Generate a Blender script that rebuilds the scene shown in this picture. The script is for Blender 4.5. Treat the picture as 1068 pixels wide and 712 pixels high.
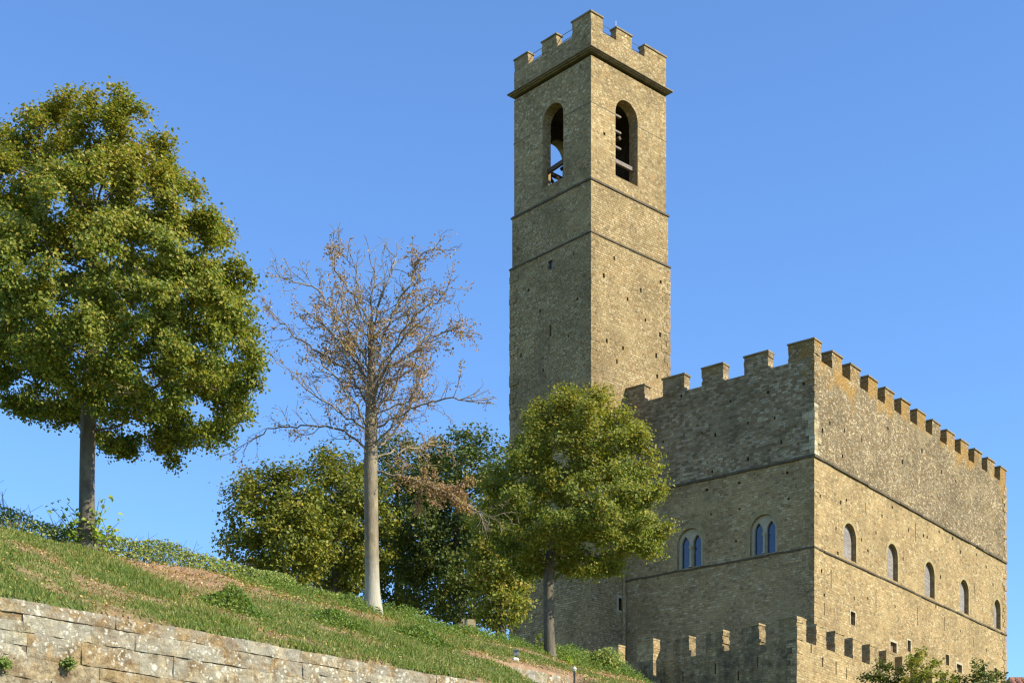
import bpy, math, random
import numpy as np
from mathutils import Vector
from mathutils.geometry import tessellate_polygon, delaunay_2d_cdt

# ------------------------------------------------------------------ camera, sky, sun, exposure
for _o in list(bpy.data.objects):
    bpy.data.objects.remove(_o)
SC = bpy.context.scene
COL = SC.collection
random.seed(7)
RNG = np.random.default_rng(11)

F = 1650.0            # focal length in photo pixels; level camera with a raised lens
CX, HY = 534.0, 1015.0
cam_d = bpy.data.cameras.new('camera')
cam = bpy.data.objects.new('camera', cam_d)
COL.objects.link(cam)
cam.location = (0, 0, 0)
cam.rotation_euler = (math.radians(90), 0, 0)
cam_d.sensor_fit = 'HORIZONTAL'
cam_d.sensor_width = 36.0
cam_d.lens = 36.0 * F / 1068.0
cam_d.shift_y = (HY - 356.0) / 1068.0
cam_d.clip_start = 0.1
cam_d.clip_end = 9000
SC.camera = cam

SUN_AZ = math.radians(-22)      # measured from +X, negative = towards the camera side
SUN_EL = math.radians(34)
SUN_DIR = Vector((math.cos(SUN_EL) * math.cos(SUN_AZ), math.cos(SUN_EL) * math.sin(SUN_AZ), math.sin(SUN_EL)))
w = bpy.data.worlds.new('World')
SC.world = w
w.use_nodes = True
nt = w.node_tree
bg = nt.nodes['Background']
sky = nt.nodes.new('ShaderNodeTexSky')
sky.sky_type = 'NISHITA'
sky.sun_disc = False
sky.sun_elevation = SUN_EL
sky.sun_rotation = math.pi / 2 - SUN_AZ
sky.altitude = 0
sky.air_density = 1.0
sky.dust_density = 0.0
sky.ozone_density = 8.7
nt.links.new(sky.outputs[0], bg.inputs[0])
bg.inputs[1].default_value = 0.15
sun_d = bpy.data.lights.new('sun', 'SUN')
sun_d.energy = 4.5
sun_d.angle = math.radians(0.5)
sun_d.color = (1.0, 0.965, 0.80)
sun = bpy.data.objects.new('sun', sun_d)
COL.objects.link(sun)
sun.location = SUN_DIR * 200
sun.rotation_euler = (-SUN_DIR).to_track_quat('-Z', 'Y').to_euler()
SC.view_settings.view_transform = 'Standard'
SC.view_settings.look = 'None'
SC.view_settings.exposure = 0.85
SC.view_settings.gamma = 1.0
SC.view_settings.use_curve_mapping = False
SC.render.engine = 'CYCLES'
SC.cycles.max_bounces = 6
SC.cycles.diffuse_bounces = 3
SC.cycles.transparent_max_bounces = 4
SC.cycles.use_denoising = True
SC.cycles.filter_width = 1.3

# ------------------------------------------------------------------ helpers: objects
BASE = {}

def tag(o, label=None, cat=None, group=None, kind=None):
    if label: o['label'] = label
    if cat: o['category'] = cat
    if group: o['group'] = group
    if kind: o['kind'] = kind
    return o

def thing(name, loc, label, cat, group=None):
    o = bpy.data.objects.new(name, None)
    COL.objects.link(o)
    o.location = loc
    o.empty_display_size = 0.5
    BASE[o.name] = Vector(loc)
    return tag(o, label, cat, group)

def link_mesh(name, me, mats, parent=None, base=None):
    for m in mats:
        me.materials.append(m)
    o = bpy.data.objects.new(name, me)
    COL.objects.link(o)
    if parent is not None:
        o.parent = parent
        BASE[o.name] = BASE[parent.name]
    else:
        o.location = base if base is not None else (0, 0, 0)
        BASE[o.name] = Vector(o.location)
    return o

class MB:
    """collects polygons in world space, makes ONE mesh with metre UVs"""
    def __init__(self):
        self.v = []; self.f = []; self.m = []
    def poly(self, pts, n=None, mat=0):
        pts = [Vector(p) for p in pts]
        if n is not None:
            c = (pts[1] - pts[0]).cross(pts[2] - pts[0])
            if c.dot(Vector(n)) < 0:
                pts.reverse()
        i = len(self.v)
        self.v += pts
        self.f.append(tuple(range(i, i + len(pts))))
        self.m.append(mat)
    def box8(self, c, mat=0):
        # c: 8 corners, bottom ring 0-3, top ring 4-7
        ctr = sum((Vector(p) for p in c), Vector()) / 8
        for q in ((0, 1, 2, 3), (4, 5, 6, 7), (0, 1, 5, 4), (1, 2, 6, 5), (2, 3, 7, 6), (3, 0, 4, 7)):
            pts = [Vector(c[k]) for k in q]
            self.poly(pts, sum(pts, Vector()) / 4 - ctr, mat)
    def prism(self, ring, z0, z1, mat=0):
        ctr = sum((Vector((p[0], p[1], 0)) for p in ring), Vector()) / len(ring)
        for i in range(len(ring)):
            a, b = ring[i], ring[(i + 1) % len(ring)]
            mid = Vector(((a[0] + b[0]) / 2, (a[1] + b[1]) / 2, 0)) - ctr
            self.poly([(a[0], a[1], z0), (b[0], b[1], z0), (b[0], b[1], z1), (a[0], a[1], z1)], mid, mat)
        self.poly([(p[0], p[1], z1) for p in ring], (0, 0, 1), mat)
        self.poly([(p[0], p[1], z0) for p in ring], (0, 0, -1), mat)
    def tube(self, pts, rad, sides=6, mat=0, cap=True):
        pts = [Vector(p) for p in pts]
        if not isinstance(rad, (list, tuple)): rad = [rad] * len(pts)
        rings = []
        for i, p in enumerate(pts):
            d = (pts[min(i + 1, len(pts) - 1)] - pts[max(i - 1, 0)]).normalized()
            u = d.orthogonal().normalized() if abs(d.z) > .9 else d.cross(Vector((0, 0, 1))).normalized()
            vv = d.cross(u)
            rings.append([p + (u * math.cos(a) + vv * math.sin(a)) * rad[i] for a in [2 * math.pi * k / sides for k in range(sides)]])
        for i in range(len(rings) - 1):
            for k in range(sides):
                k2 = (k + 1) % sides
                q = [rings[i][k], rings[i][k2], rings[i + 1][k2], rings[i + 1][k]]
                self.poly(q, sum(q, Vector()) / 4 - (pts[i] + pts[i + 1]) / 2, mat)
        if cap:
            self.poly(rings[0], pts[0] - pts[1], mat)
            self.poly(rings[-1], pts[-1] - pts[-2], mat)
    def build(self, name, mats, parent=None, base=None, smooth=False):
        if not isinstance(mats, (list, tuple)): mats = [mats]
        off = BASE[parent.name] if parent is not None else Vector(base if base is not None else (0, 0, 0))
        me = bpy.data.meshes.new(name)
        me.from_pydata([tuple(p - off) for p in self.v], [], self.f)
        me.polygons.foreach_set('material_index', self.m)
        if smooth:
            me.polygons.foreach_set('use_smooth', [True] * len(self.f))
        uv = me.uv_layers.new(name='UVMap')
        buf = np.zeros(len(me.loops) * 2, np.float32)
        for p in me.polygons:
            n = p.normal
            if abs(n.z) > .75:
                for li in p.loop_indices:
                    q = self.v[me.loops[li].vertex_index]
                    buf[2 * li] = q.x; buf[2 * li + 1] = q.y
            else:
                t = Vector((-n.y, n.x, 0)).normalized()
                for li in p.loop_indices:
                    q = self.v[me.loops[li].vertex_index]
                    buf[2 * li] = q.dot(t); buf[2 * li + 1] = q.z
        uv.data.foreach_set('uv', buf)
        return link_mesh(name, me, mats, parent, base)

def np_mesh(name, V, faces, mats, parent=None, base=None, smooth=False, mat_idx=None):
    """V (n,3) world; faces: list of (m,k) int arrays"""
    off = np.array(BASE[parent.name] if parent is not None else (base if base is not None else (0, 0, 0)))
    me = bpy.data.meshes.new(name)
    V = np.asarray(V, np.float32) - off.astype(np.float32)
    me.vertices.add(len(V)); me.vertices.foreach_set('co', V.ravel())
    loops = np.concatenate([f.ravel() for f in faces]).astype(np.int32)
    tot = np.concatenate([np.full(len(f), f.shape[1], np.int32) for f in faces])
    st = np.concatenate([[0], np.cumsum(tot)[:-1]]).astype(np.int32)
    me.loops.add(len(loops)); me.loops.foreach_set('vertex_index', loops)
    me.polygons.add(len(tot)); me.polygons.foreach_set('loop_start', st); me.polygons.foreach_set('loop_total', tot)
    if mat_idx is not None: me.polygons.foreach_set('material_index', mat_idx.astype(np.int32))
    me.polygons.foreach_set('use_smooth', np.full(len(tot), smooth))
    me.update(calc_edges=True)
    return link_mesh(name, me, mats, parent, base)

# value noise in numpy
def vnoise(x, y, seed=0):
    x = np.asarray(x, float); y = np.asarray(y, float)
    xi = np.floor(x).astype(np.int64); yi = np.floor(y).astype(np.int64)
    xf = x - xi; yf = y - yi
    def h(a, b):
        k = (a * 374761393 + b * 668265263 + seed * 974711) & 0x7fffffff
        k = ((k ^ (k >> 13)) * 1274126177) & 0x7fffffff
        return ((k ^ (k >> 16)) & 0xffff) / 65535.0
    u = xf * xf * (3 - 2 * xf); v = yf * yf * (3 - 2 * yf)
    return (h(xi, yi) * (1 - u) + h(xi + 1, yi) * u) * (1 - v) + (h(xi, yi + 1) * (1 - u) + h(xi + 1, yi + 1) * u) * v

def fbm(x, y, seed=0, o=3):
    s = 0; a = .5; t = 0
    for k in range(o):
        s = s + a * vnoise(x * 2 ** k, y * 2 ** k, seed + k * 17); t += a; a *= .5
    return s / t

def sstep(a, b, x):
    t = np.clip((np.asarray(x, float) - a) / (b - a), 0, 1)
    return t * t * (3 - 2 * t)

# ------------------------------------------------------------------ helpers: materials
def mat_new(name):
    m = bpy.data.materials.new(name); m.use_nodes = True
    return m, m.node_tree, m.node_tree.nodes['Principled BSDF']

def N(nt, typ, **kw):
    n = nt.nodes.new(typ)
    for k, v in kw.items():
        if k.startswith('i_'):
            key = k[2:]
            key = int(key) if key.isdigit() else key.replace('_', ' ')
            n.inputs[key].default_value = v
        else:
            setattr(n, k, v)
    return n

def ramp(nt, stops, src=None, interp='LINEAR'):
    r = nt.nodes.new('ShaderNodeValToRGB')
    r.color_ramp.interpolation = interp
    el = r.color_ramp.elements
    while len(el) < len(stops): el.new(0.5)
    for e, (p, c) in zip(el, stops):
        e.position = p
        e.color = (*c, 1) if not isinstance(c, (int, float)) else (c, c, c, 1)
    if src is not None: nt.links.new(src, r.inputs[0])
    return r

def mixc(nt, fac, a, b, mode='MIX'):
    m = nt.nodes.new('ShaderNodeMix'); m.data_type = 'RGBA'; m.blend_type = mode
    for sock, v in ((m.inputs[0], fac), (m.inputs[6], a), (m.inputs[7], b)):
        if isinstance(v, (int, float)): sock.default_value = v
        elif isinstance(v, tuple): sock.default_value = (*v, 1)
        else: nt.links.new(v, sock)
    return m.outputs[2]

def math_n(nt, op, a, b=None):
    m = nt.nodes.new('ShaderNodeMath'); m.operation = op
    for i, v in enumerate((a, b)):
        if v is None: continue
        if isinstance(v, (int, float)): m.inputs[i].default_value = v
        else: nt.links.new(v, m.inputs[i])
    return m.outputs[0]

def noise_n(nt, vec, scale, detail=4, rough=.55):
    n = N(nt, 'ShaderNodeTexNoise'); n.inputs['Scale'].default_value = scale
    n.inputs['Detail'].default_value = detail; n.inputs['Roughness'].default_value = rough
    nt.links.new(vec, n.inputs['Vector'])
    return n

def mapping(nt, vec, scale=(1, 1, 1), loc=(0, 0, 0)):
    m = N(nt, 'ShaderNodeMapping'); m.inputs['Scale'].default_value = scale; m.inputs['Location'].default_value = loc
    nt.links.new(vec, m.inputs['Vector'])
    return m.outputs[0]

def masonry(name, stops, row=.2, bw=.42, mortar=(.15, .11, .06), mort=.012, distort=.05, stain=.5, stain_col=(.06, .05, .035),
            pale=.2, pale_col=(.52, .41, .23), lichen=None, rubble=0.0, bump=.5, big=.35, seed=0.0, smear=(.38, .27, .125), sthr=.52):
    m, nt, bs = mat_new(name)
    L = nt.links
    uv = N(nt, 'ShaderNodeUVMap').outputs[0]
    uv = mapping(nt, uv, (1, 1, 1), (seed, seed * .37, seed))
    nz = noise_n(nt, uv, 2.6, 3); nz2 = noise_n(nt, uv, .45, 2)
    def off(src, amt):
        a = N(nt, 'ShaderNodeVectorMath', operation='SUBTRACT'); L.new(src, a.inputs[0]); a.inputs[1].default_value = (.5, .5, .5)
        b = N(nt, 'ShaderNodeVectorMath', operation='SCALE'); L.new(a.outputs[0], b.inputs[0]); b.inputs['Scale'].default_value = amt
        return b.outputs[0]
    a1 = N(nt, 'ShaderNodeVectorMath', operation='ADD'); L.new(uv, a1.inputs[0]); L.new(off(nz.outputs['Color'], distort * 2), a1.inputs[1])
    a2 = N(nt, 'ShaderNodeVectorMath', operation='ADD'); L.new(a1.outputs[0], a2.inputs[0]); L.new(off(nz2.outputs['Color'], distort * 5), a2.inputs[1])
    vec = a2.outputs[0]
    br = N(nt, 'ShaderNodeTexBrick')
    br.offset = .43; br.squash = 1.3; br.squash_frequency = 3
    for k, v in (('Color1', (0, 0, 0, 1)), ('Color2', (1, 1, 1, 1)), ('Mortar', (.5, .5, .5, 1)), ('Scale', 1.0), ('Mortar Size', mort),
                 ('Mortar Smooth', .4), ('Bias', 0.0), ('Brick Width', bw), ('Row Height', row)):
        br.inputs[k].default_value = v
    L.new(vec, br.inputs['Vector'])
    vo = N(nt, 'ShaderNodeTexVoronoi'); vo.feature = 'F1'
    L.new(mapping(nt, vec, (1 / bw * 1.5, 1 / row * 1.15, 1)), vo.inputs['Vector']); vo.inputs['Scale'].default_value = 1.0
    vod = N(nt, 'ShaderNodeTexVoronoi'); vod.feature = 'DISTANCE_TO_EDGE'
    L.new(mapping(nt, vec, (1 / bw * 1.5, 1 / row * 1.15, 1)), vod.inputs['Vector']); vod.inputs['Scale'].default_value = 1.0
    sv = N(nt, 'ShaderNodeSeparateColor'); L.new(vo.outputs['Color'], sv.inputs[0])
    sb = N(nt, 'ShaderNodeSeparateColor'); L.new(br.outputs['Color'], sb.inputs[0])
    mb_mask = br.outputs['Fac']
    vm = ramp(nt, [(0, 1.0), (.10, 0.0)], vod.outputs['Distance']).outputs[0]
    if rubble > 0:
        # zones of rubble stones among coursed ones
        zone = ramp(nt, [(max(0, .5 - rubble * .5), 1.0), (min(1, .62 - rubble * .4 + .12), 0.0)], noise_n(nt, uv, .5, 3).outputs['Fac']).outputs[0] if rubble < 1 else None
        if zone is None:
            rnd, mor = sv.outputs[0], vm
        else:
            rnd = mixc(nt, zone, sb.outputs[0], sv.outputs[0]); mor = mixc(nt, zone, mb_mask, vm)
    else:
        rnd, mor = sb.outputs[0], mb_mask
    col = ramp(nt, stops, rnd).outputs[0]
    # a second tint so that no two stones are alike
    tint = ramp(nt, [(0, (1.1, 1.0, .88)), (.5, (1, 1, 1)), (1, (.92, .97, 1.02))], sv.outputs[1]).outputs[0]
    col = mixc(nt, .8, col, tint, 'MULTIPLY')
    # odd pale stones
    pm = ramp(nt, [(1 - pale * .5, 0.0), (min(1, 1 - pale * .5 + .03), 1.0)], sv.outputs[2]).outputs[0]
    col = mixc(nt, math_n(nt, 'MULTIPLY', pm, .5), col, pale_col)
    dm = ramp(nt, [(.07, 1.0), (.09, 0.0)], sv.outputs[2]).outputs[0]
    col = mixc(nt, math_n(nt, 'MULTIPLY', dm, .45), col, (.10, .07, .035))
    # smeared old mortar and repairs: patches where the single stones hardly show
    sm = ramp(nt, [(.54, 0.0), (.66, 1.0)], noise_n(nt, mapping(nt, uv, (.30, .42, 1), (3.3, 8.1, 0)), 1.0, 6, .68).outputs['Fac']).outputs[0]
    col = mixc(nt, math_n(nt, 'MULTIPLY', sm, .62), col, smear)
    mor = math_n(nt, 'MULTIPLY', mor, math_n(nt, 'SUBTRACT', 1.0, math_n(nt, 'MULTIPLY', sm, .7)))
    # grain and blotches
    g = ramp(nt, [(.3, .68), (.7, 1.3)], noise_n(nt, uv, 9, 6, .75).outputs['Fac']).outputs[0]
    col = mixc(nt, .8, col, g, 'MULTIPLY')
    bl = ramp(nt, [(.3, 1 - big), (.7, 1 + big)], noise_n(nt, uv, .33, 5, .6).outputs['Fac']).outputs[0]
    col = mixc(nt, 1.0, col, bl, 'MULTIPLY')
    col = mixc(nt, math_n(nt, 'MULTIPLY', mor, .8), col, mortar)
    if stain > 0:
        st = ramp(nt, [(sthr, 0.0), (sthr + .26, 1.0)], noise_n(nt, mapping(nt, uv, (.7, .07, 1)), 1.0, 6, .62).outputs['Fac']).outputs[0]
        col = mixc(nt, math_n(nt, 'MULTIPLY', st, stain), col, stain_col)
        sp = ramp(nt, [(sthr + .08, 0.0), (sthr + .18, 1.0)], noise_n(nt, uv, 1.3, 6, .7).outputs['Fac']).outputs[0]
        col = mixc(nt, math_n(nt, 'MULTIPLY', sp, stain * .6), col, stain_col)
    if lichen:
        z0, z1, lc, amt = lichen
        sx = N(nt, 'ShaderNodeSeparateXYZ'); L.new(mapping(nt, uv, (1, 1, 1), (-seed, -seed * .37, -seed)), sx.inputs[0])
        mr = N(nt, 'ShaderNodeMapRange'); mr.inputs['From Min'].default_value = z0; mr.inputs['From Max'].default_value = z1
        L.new(sx.outputs[1], mr.inputs['Value'])
        ln = noise_n(nt, uv, .38, 6, .68).outputs['Fac']
        lm = ramp(nt, [(.84, 0.0), (.95, 1.0)], math_n(nt, 'ADD', math_n(nt, 'MULTIPLY', mr.outputs[0], .42), ln)).outputs[0]
        col = mixc(nt, math_n(nt, 'MULTIPLY', lm, amt), col, lc)
    L.new(col, bs.inputs['Base Color'])
    bs.inputs['Roughness'].default_value = .92
    bs.inputs['Specular IOR Level'].default_value = .15
    h = math_n(nt, 'ADD', math_n(nt, 'MULTIPLY', math_n(nt, 'SUBTRACT', 1.0, mor), .7), math_n(nt, 'MULTIPLY', noise_n(nt, uv, 5, 5, .7).outputs['Fac'], .8))
    h = math_n(nt, 'ADD', h, math_n(nt, 'MULTIPLY', rnd, .35))
    bp = N(nt, 'ShaderNodeBump'); bp.inputs['Strength'].default_value = bump; bp.inputs['Distance'].default_value = .06
    L.new(h, bp.inputs['Height']); L.new(bp.outputs[0], bs.inputs['Normal'])
    return m

def plain(name, col, var=.25, scale=3.0, rough=.8, spec=.3, metal=0.0, bump=.2, dist=.01):
    m, nt, bs = mat_new(name)
    tc = N(nt, 'ShaderNodeTexCoord').outputs['Object']
    n = noise_n(nt, tc, scale, 5, .65)
    r = ramp(nt, [(.25, tuple(c * (1 - var) for c in col)), (.75, tuple(min(1, c * (1 + var)) for c in col))], n.outputs['Fac'])
    nt.links.new(r.outputs[0], bs.inputs['Base Color'])
    bs.inputs['Roughness'].default_value = rough; bs.inputs['Specular IOR Level'].default_value = spec; bs.inputs['Metallic'].default_value = metal
    bp = N(nt, 'ShaderNodeBump'); bp.inputs['Strength'].default_value = bump; bp.inputs['Distance'].default_value = dist
    nt.links.new(n.outputs['Fac'], bp.inputs['Height']); nt.links.new(bp.outputs[0], bs.inputs['Normal'])
    return m

def leafy(name, stops, trans=.35, clump=.6, clump_scale=.8, tcol=1.25, rough=.5, spec=.35, zgrad=None):
    m, nt, bs = mat_new(name)
    L = nt.links
    geo = N(nt, 'ShaderNodeNewGeometry')
    tc = N(nt, 'ShaderNodeTexCoord').outputs['Object']
    n = noise_n(nt, tc, clump_scale, 4, .6).outputs['Fac']
    f = math_n(nt, 'ADD', math_n(nt, 'MULTIPLY', geo.outputs['Random Per Island'], 1 - clump), math_n(nt, 'MULTIPLY', n, clump))
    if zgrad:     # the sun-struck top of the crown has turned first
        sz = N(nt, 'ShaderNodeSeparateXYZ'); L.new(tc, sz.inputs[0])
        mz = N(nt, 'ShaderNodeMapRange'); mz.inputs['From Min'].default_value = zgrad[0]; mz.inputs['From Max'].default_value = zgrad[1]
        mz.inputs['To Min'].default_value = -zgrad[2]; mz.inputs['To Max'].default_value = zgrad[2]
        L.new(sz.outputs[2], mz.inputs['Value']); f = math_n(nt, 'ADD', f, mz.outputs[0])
    col = ramp(nt, stops, f).outputs[0]
    L.new(col, bs.inputs['Base Color'])
    bs.inputs['Roughness'].default_value = rough
    bs.inputs['Specular IOR Level'].default_value = spec
    tr = N(nt, 'ShaderNodeBsdfTranslucent')
    L.new(mixc(nt, 1.0, col, (tcol * 1.1, tcol * 1.1, tcol * .5), 'MULTIPLY'), tr.inputs['Color'])
    mx = N(nt, 'ShaderNodeMixShader'); mx.inputs[0].default_value = trans
    L.new(bs.outputs[0], mx.inputs[1]); L.new(tr.outputs[0], mx.inputs[2])
    L.new(mx.outputs[0], nt.nodes['Material Output'].inputs['Surface'])
    return m

def bark(name, c0, c1, paint=None):
    m, nt, bs = mat_new(name)
    L = nt.links
    tc = N(nt, 'ShaderNodeTexCoord').outputs['Object']
    n = noise_n(nt, mapping(nt, tc, (9, 9, 2.2)), 1.0, 6, .7).outputs['Fac']
    n2 = noise_n(nt, tc, 3.5, 4).outputs['Fac']
    col = ramp(nt, [(.3, c0), (.7, c1)], n).outputs[0]
    col = mixc(nt, ramp(nt, [(.52, 0.0), (.66, .55)], n2).outputs[0], col, (c1[0] * 1.25, c1[1] * 1.25, c1[2] * 1.05))
    if paint:   # an old coat of lime-wash on the lower trunk with a worn upper edge
        sx = N(nt, 'ShaderNodeSeparateXYZ'); L.new(tc, sx.inputs[0])
        h = math_n(nt, 'ADD', sx.outputs[2], math_n(nt, 'MULTIPLY', noise_n(nt, tc, 6, 5, .7).outputs['Fac'], -1.5))
        pm = ramp(nt, [(0, 1.0), (1, 0.0)], math_n(nt, 'ADD', math_n(nt, 'MULTIPLY', h, 1.0), .25)).outputs[0]
        col = mixc(nt, math_n(nt, 'MULTIPLY', pm, .85), col, paint)
    L.new(col, bs.inputs['Base Color'])
    bs.inputs['Roughness'].default_value = .9; bs.inputs['Specular IOR Level'].default_value = .15
    bp = N(nt, 'ShaderNodeBump'); bp.inputs['Strength'].default_value = .7; bp.inputs['Distance'].default_value = .03
    L.new(n, bp.inputs['Height']); L.new(bp.outputs[0], bs.inputs['Normal'])
    return m

M = {}
YEL = [(0, (0.268, 0.176, 0.081)), (.3, (0.320, 0.217, 0.099)), (.55, (0.357, 0.246, 0.115)), (.8, (0.395, 0.280, 0.137)), (1, (0.458, 0.339, 0.185))]
GRY = [(0, (0.174, 0.117, 0.059)), (.3, (0.234, 0.166, 0.087)), (.55, (0.286, 0.208, 0.114)), (.8, (0.328, 0.246, 0.143)), (1, (0.404, 0.318, 0.208))]
DRK = [(0, (.13, .105, .06)), (.3, (.22, .18, .10)), (.6, (.29, .24, .135)), (1, (.40, .34, .21))]
M['ashlar'] = masonry('coursed_stone', YEL, .17, .36, stain=.3, pale=.14, rubble=.2, big=.22, distort=.035)
M['rubble'] = masonry('rough_rubble_stone', GRY, .17, .3, stain=.4, pale=.18, rubble=1.0, big=.25, mort=.02, seed=13, smear=(.30, .225, .12),
                      lichen=(34.5, 38.8, (.36, .195, .045), .72), bump=.8)
M['shade_low'] = masonry('blotched_coursed_stone', YEL, .16, .34, stain=.32, pale=.12, rubble=.4, big=.2, seed=29)  # base tones as on the other coursed walls, with dark streaks and blotches
M['shade_up'] = masonry('stained_shaded_rubble_stone', GRY, .16, .32, stain=.55, pale=.12, rubble=.7, big=.28, seed=41, smear=(.30, .225, .12),  # dark run-off streaks, strengthened so the face's shade also sits in the colour
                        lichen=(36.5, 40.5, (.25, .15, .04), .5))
M['tower'] = masonry('tower_stone', YEL, .15, .28, stain=.25, pale=.22, rubble=.6, big=.24, seed=57, bump=.9, mort=.018)
M['tower_top'] = masonry('belfry_stone', YEL, .175, .34, stain=.3, pale=.2, rubble=.12, big=.28, seed=71, mort=.014, distort=.04)
M['curtain'] = masonry('curtain_stone', YEL, .15, .32, stain=.35, pale=.2, rubble=.4, big=.22, seed=83)
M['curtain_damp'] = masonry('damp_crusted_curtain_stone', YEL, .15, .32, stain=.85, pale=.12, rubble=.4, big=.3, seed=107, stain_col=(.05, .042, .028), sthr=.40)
M['quoin'] = masonry('corner_stone', [(0, (.28, .22, .12)), (.5, (.38, .30, .17)), (1, (.52, .45, .31))], .35, .7, stain=.3, pale=.3, seed=97)
M['trim'] = plain('weathered_trim_stone', (.10, .073, .04), .4, 2.0)
M['cap'] = plain('cap_slab_stone', (.215, .155, .08), .45, 1.6)
M['pale'] = plain('pale_limestone', (.38, .31, .19), .2, 3.0)
M['palering'] = plain('ochre_voussoir_stone', (.31, .225, .10), .35, 3.0)
M['wood'] = plain('old_timber', (.10, .065, .04), .4, 6.0)
M['greywood'] = plain('silvered_timber', (.20, .155, .125), .3, 6.0)
M['interior'] = plain('shade_dark_belfry_stone', (.10, .075, .045), .4, 2.0)  # belfry inside toned dark: its deep shade is put into the colour
M['brick'] = plain('old_brick_infill', (.20, .12, .075), .35, 5.0)
M['iron'] = plain('dark_iron', (.03, .028, .026), .3, 8.0, .5, .4, .6)
M['bronze'] = plain('bell_bronze', (.10, .09, .06), .3, 3.0, .45, .5, .8)
M['zinc'] = plain('grey_metal', (.16, .165, .17), .2, 8.0, .5, .5, .3)
M['whitestone'] = plain('white_stone', (.6, .58, .52), .15, 8.0)
M['lead'] = plain('roof_lead', (.16, .15, .13), .3, 2.0)
def glass_mat():
    m, nt, bs = mat_new('leaded_window_glass')
    uv = N(nt, 'ShaderNodeUVMap').outputs[0]
    br = N(nt, 'ShaderNodeTexBrick'); br.offset = 0
    for k, v in (('Color1', (.022, .034, .075, 1)), ('Color2', (.04, .055, .11, 1)), ('Mortar', (.02, .02, .025, 1)), ('Scale', 1.0), ('Mortar Size', .012), ('Brick Width', .16), ('Row Height', .2)):  # blue pane tones carry part of the sky's reflection
        br.inputs[k].default_value = v
    nt.links.new(uv, br.inputs['Vector'])
    nt.links.new(br.outputs['Color'], bs.inputs['Base Color'])
    bs.inputs['Roughness'].default_value = .12; bs.inputs['Specular IOR Level'].default_value = .6; bs.inputs['Coat Weight'].default_value = .35
    bp = N(nt, 'ShaderNodeBump'); bp.inputs['Strength'].default_value = .15
    nt.links.new(noise_n(nt, uv, 5, 2).outputs['Fac'], bp.inputs['Height']); nt.links.new(bp.outputs[0], bs.inputs['Normal'])
    return m
M['glass'] = glass_mat()
def blind_mat():
    m, nt, bs = mat_new('slatted_window_board')
    uv = N(nt, 'ShaderNodeUVMap').outputs[0]
    br = N(nt, 'ShaderNodeTexBrick'); br.offset = .5
    for k, v in (('Color1', (.20, .165, .14, 1)), ('Color2', (.27, .23, .195, 1)), ('Mortar', (.10, .08, .07, 1)), ('Scale', 1.0), ('Mortar Size', .012), ('Brick Width', 1.3), ('Row Height', .13)):
        br.inputs[k].default_value = v
    nt.links.new(uv, br.inputs['Vector'])
    n = noise_n(nt, uv, 4, 4).outputs['Fac']
    nt.links.new(mixc(nt, .7, br.outputs['Color'], ramp(nt, [(.3, .7), (.7, 1.25)], n).outputs[0], 'MULTIPLY'), bs.inputs['Base Color'])
    bs.inputs['Roughness'].default_value = .8
    return m
M['blind'] = blind_mat()

# ------------------------------------------------------------------ the hill: coordinates along (s) and up from (n) the retaining wall
W0 = np.array([-7.44, 23.0]); WS = np.array([.7071, .7071]); WN = np.array([-.7071, .7071])
def sn_xy(s, n):
    return W0[0] + s * WS[0] + n * WN[0], W0[1] + s * WS[1] + n * WN[1]
def xy_sn(x, y):
    return (x - W0[0]) * WS[0] + (y - W0[1]) * WS[1], (x - W0[0]) * WN[0] + (y - W0[1]) * WN[1]
def n_row(s):
    return np.clip(6.3 + (s - 5.05) * .114, 3.0, 14.0)
CUT0, CUT1, CUTN, TERR_Z = 13.25, 15.4, 3.0, 6.72
def ground_z(s, n):
    s = np.asarray(s, float); n = np.asarray(n, float)
    nr = n_row(s)
    q = n / nr
    up = 5.42 + (2.86 + .26 * sstep(5, 11, s)) * np.clip(q, 0, 1) ** .96 + (.2 + .25 * sstep(5, 11, s)) * sstep(0, .38, q - 1)
    # farther back the hilltop is level, then drops away at the far sides
    bump = (fbm(s * .35, n * .35, 3) - .5) * .35 + (fbm(s * 1.3, n * 1.3, 9) - .5) * .14
    up = up + bump * sstep(.6, 1.6, n) * (1 - sstep(14, 22, n)) * sstep(-8, -4, s) * (1 - sstep(28, 34, s))
    up = up - 1.5 * sstep(22.6, 28, s)
    cut = sstep(CUT0 - .35, CUT0 - .02, s) * (1 - sstep(CUT1 + .05, CUT1 + .5, s)) * (1 - sstep(CUTN + .08, CUTN + .3, n)) * sstep(.3, .7, n)
    up = up * (1 - cut) + 5.3 * cut
    low = -1.6
    k = sstep(.12, .42, n)
    z = low * (1 - k) + up * k
    far = sstep(90, 400, np.hypot(s, n))
    return z * (1 - far) + (-25.0) * far * k + low * far * (1 - k) - 0 * n
def gz_xy(x, y):
    s, n = xy_sn(x, y)
    return float(ground_z(s, n))
def bare_mask(s, n):
    """1 = bare brown soil, 0 = full grass"""
    nr = n_row(s)
    d = nr - n
    nz = fbm(s * .8, n * .8, 21, 4)
    a = sstep(3.0, 1.2, d) * sstep(-1.0, .15, d) * sstep(4.2, 5.8, s) * (1 - sstep(12.5, 16, s))
    m1 = sstep(.42, .6, nz + .36 * a - .04) * a
    nz2 = fbm(s * .7 + 40, n * .9, 33, 4)
    m2 = sstep(.58, .72, nz2)
    b = sstep(17, 19, s) * (1 - sstep(25, 27, s)) * sstep(2.8, 1.2, np.abs(d - 1.0))
    m3 = sstep(.4, .55, nz + .2) * b * .9
    e = sstep(12.0, 12.9, s) * (1 - sstep(16.5, 17, s)) * sstep(1.2, .2, np.abs(n - 3.6))
    return np.clip(np.maximum(np.maximum(m1, m2 * .8), np.maximum(m3, e * sstep(.4, .55, nz + .1))), 0, 1)

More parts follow.
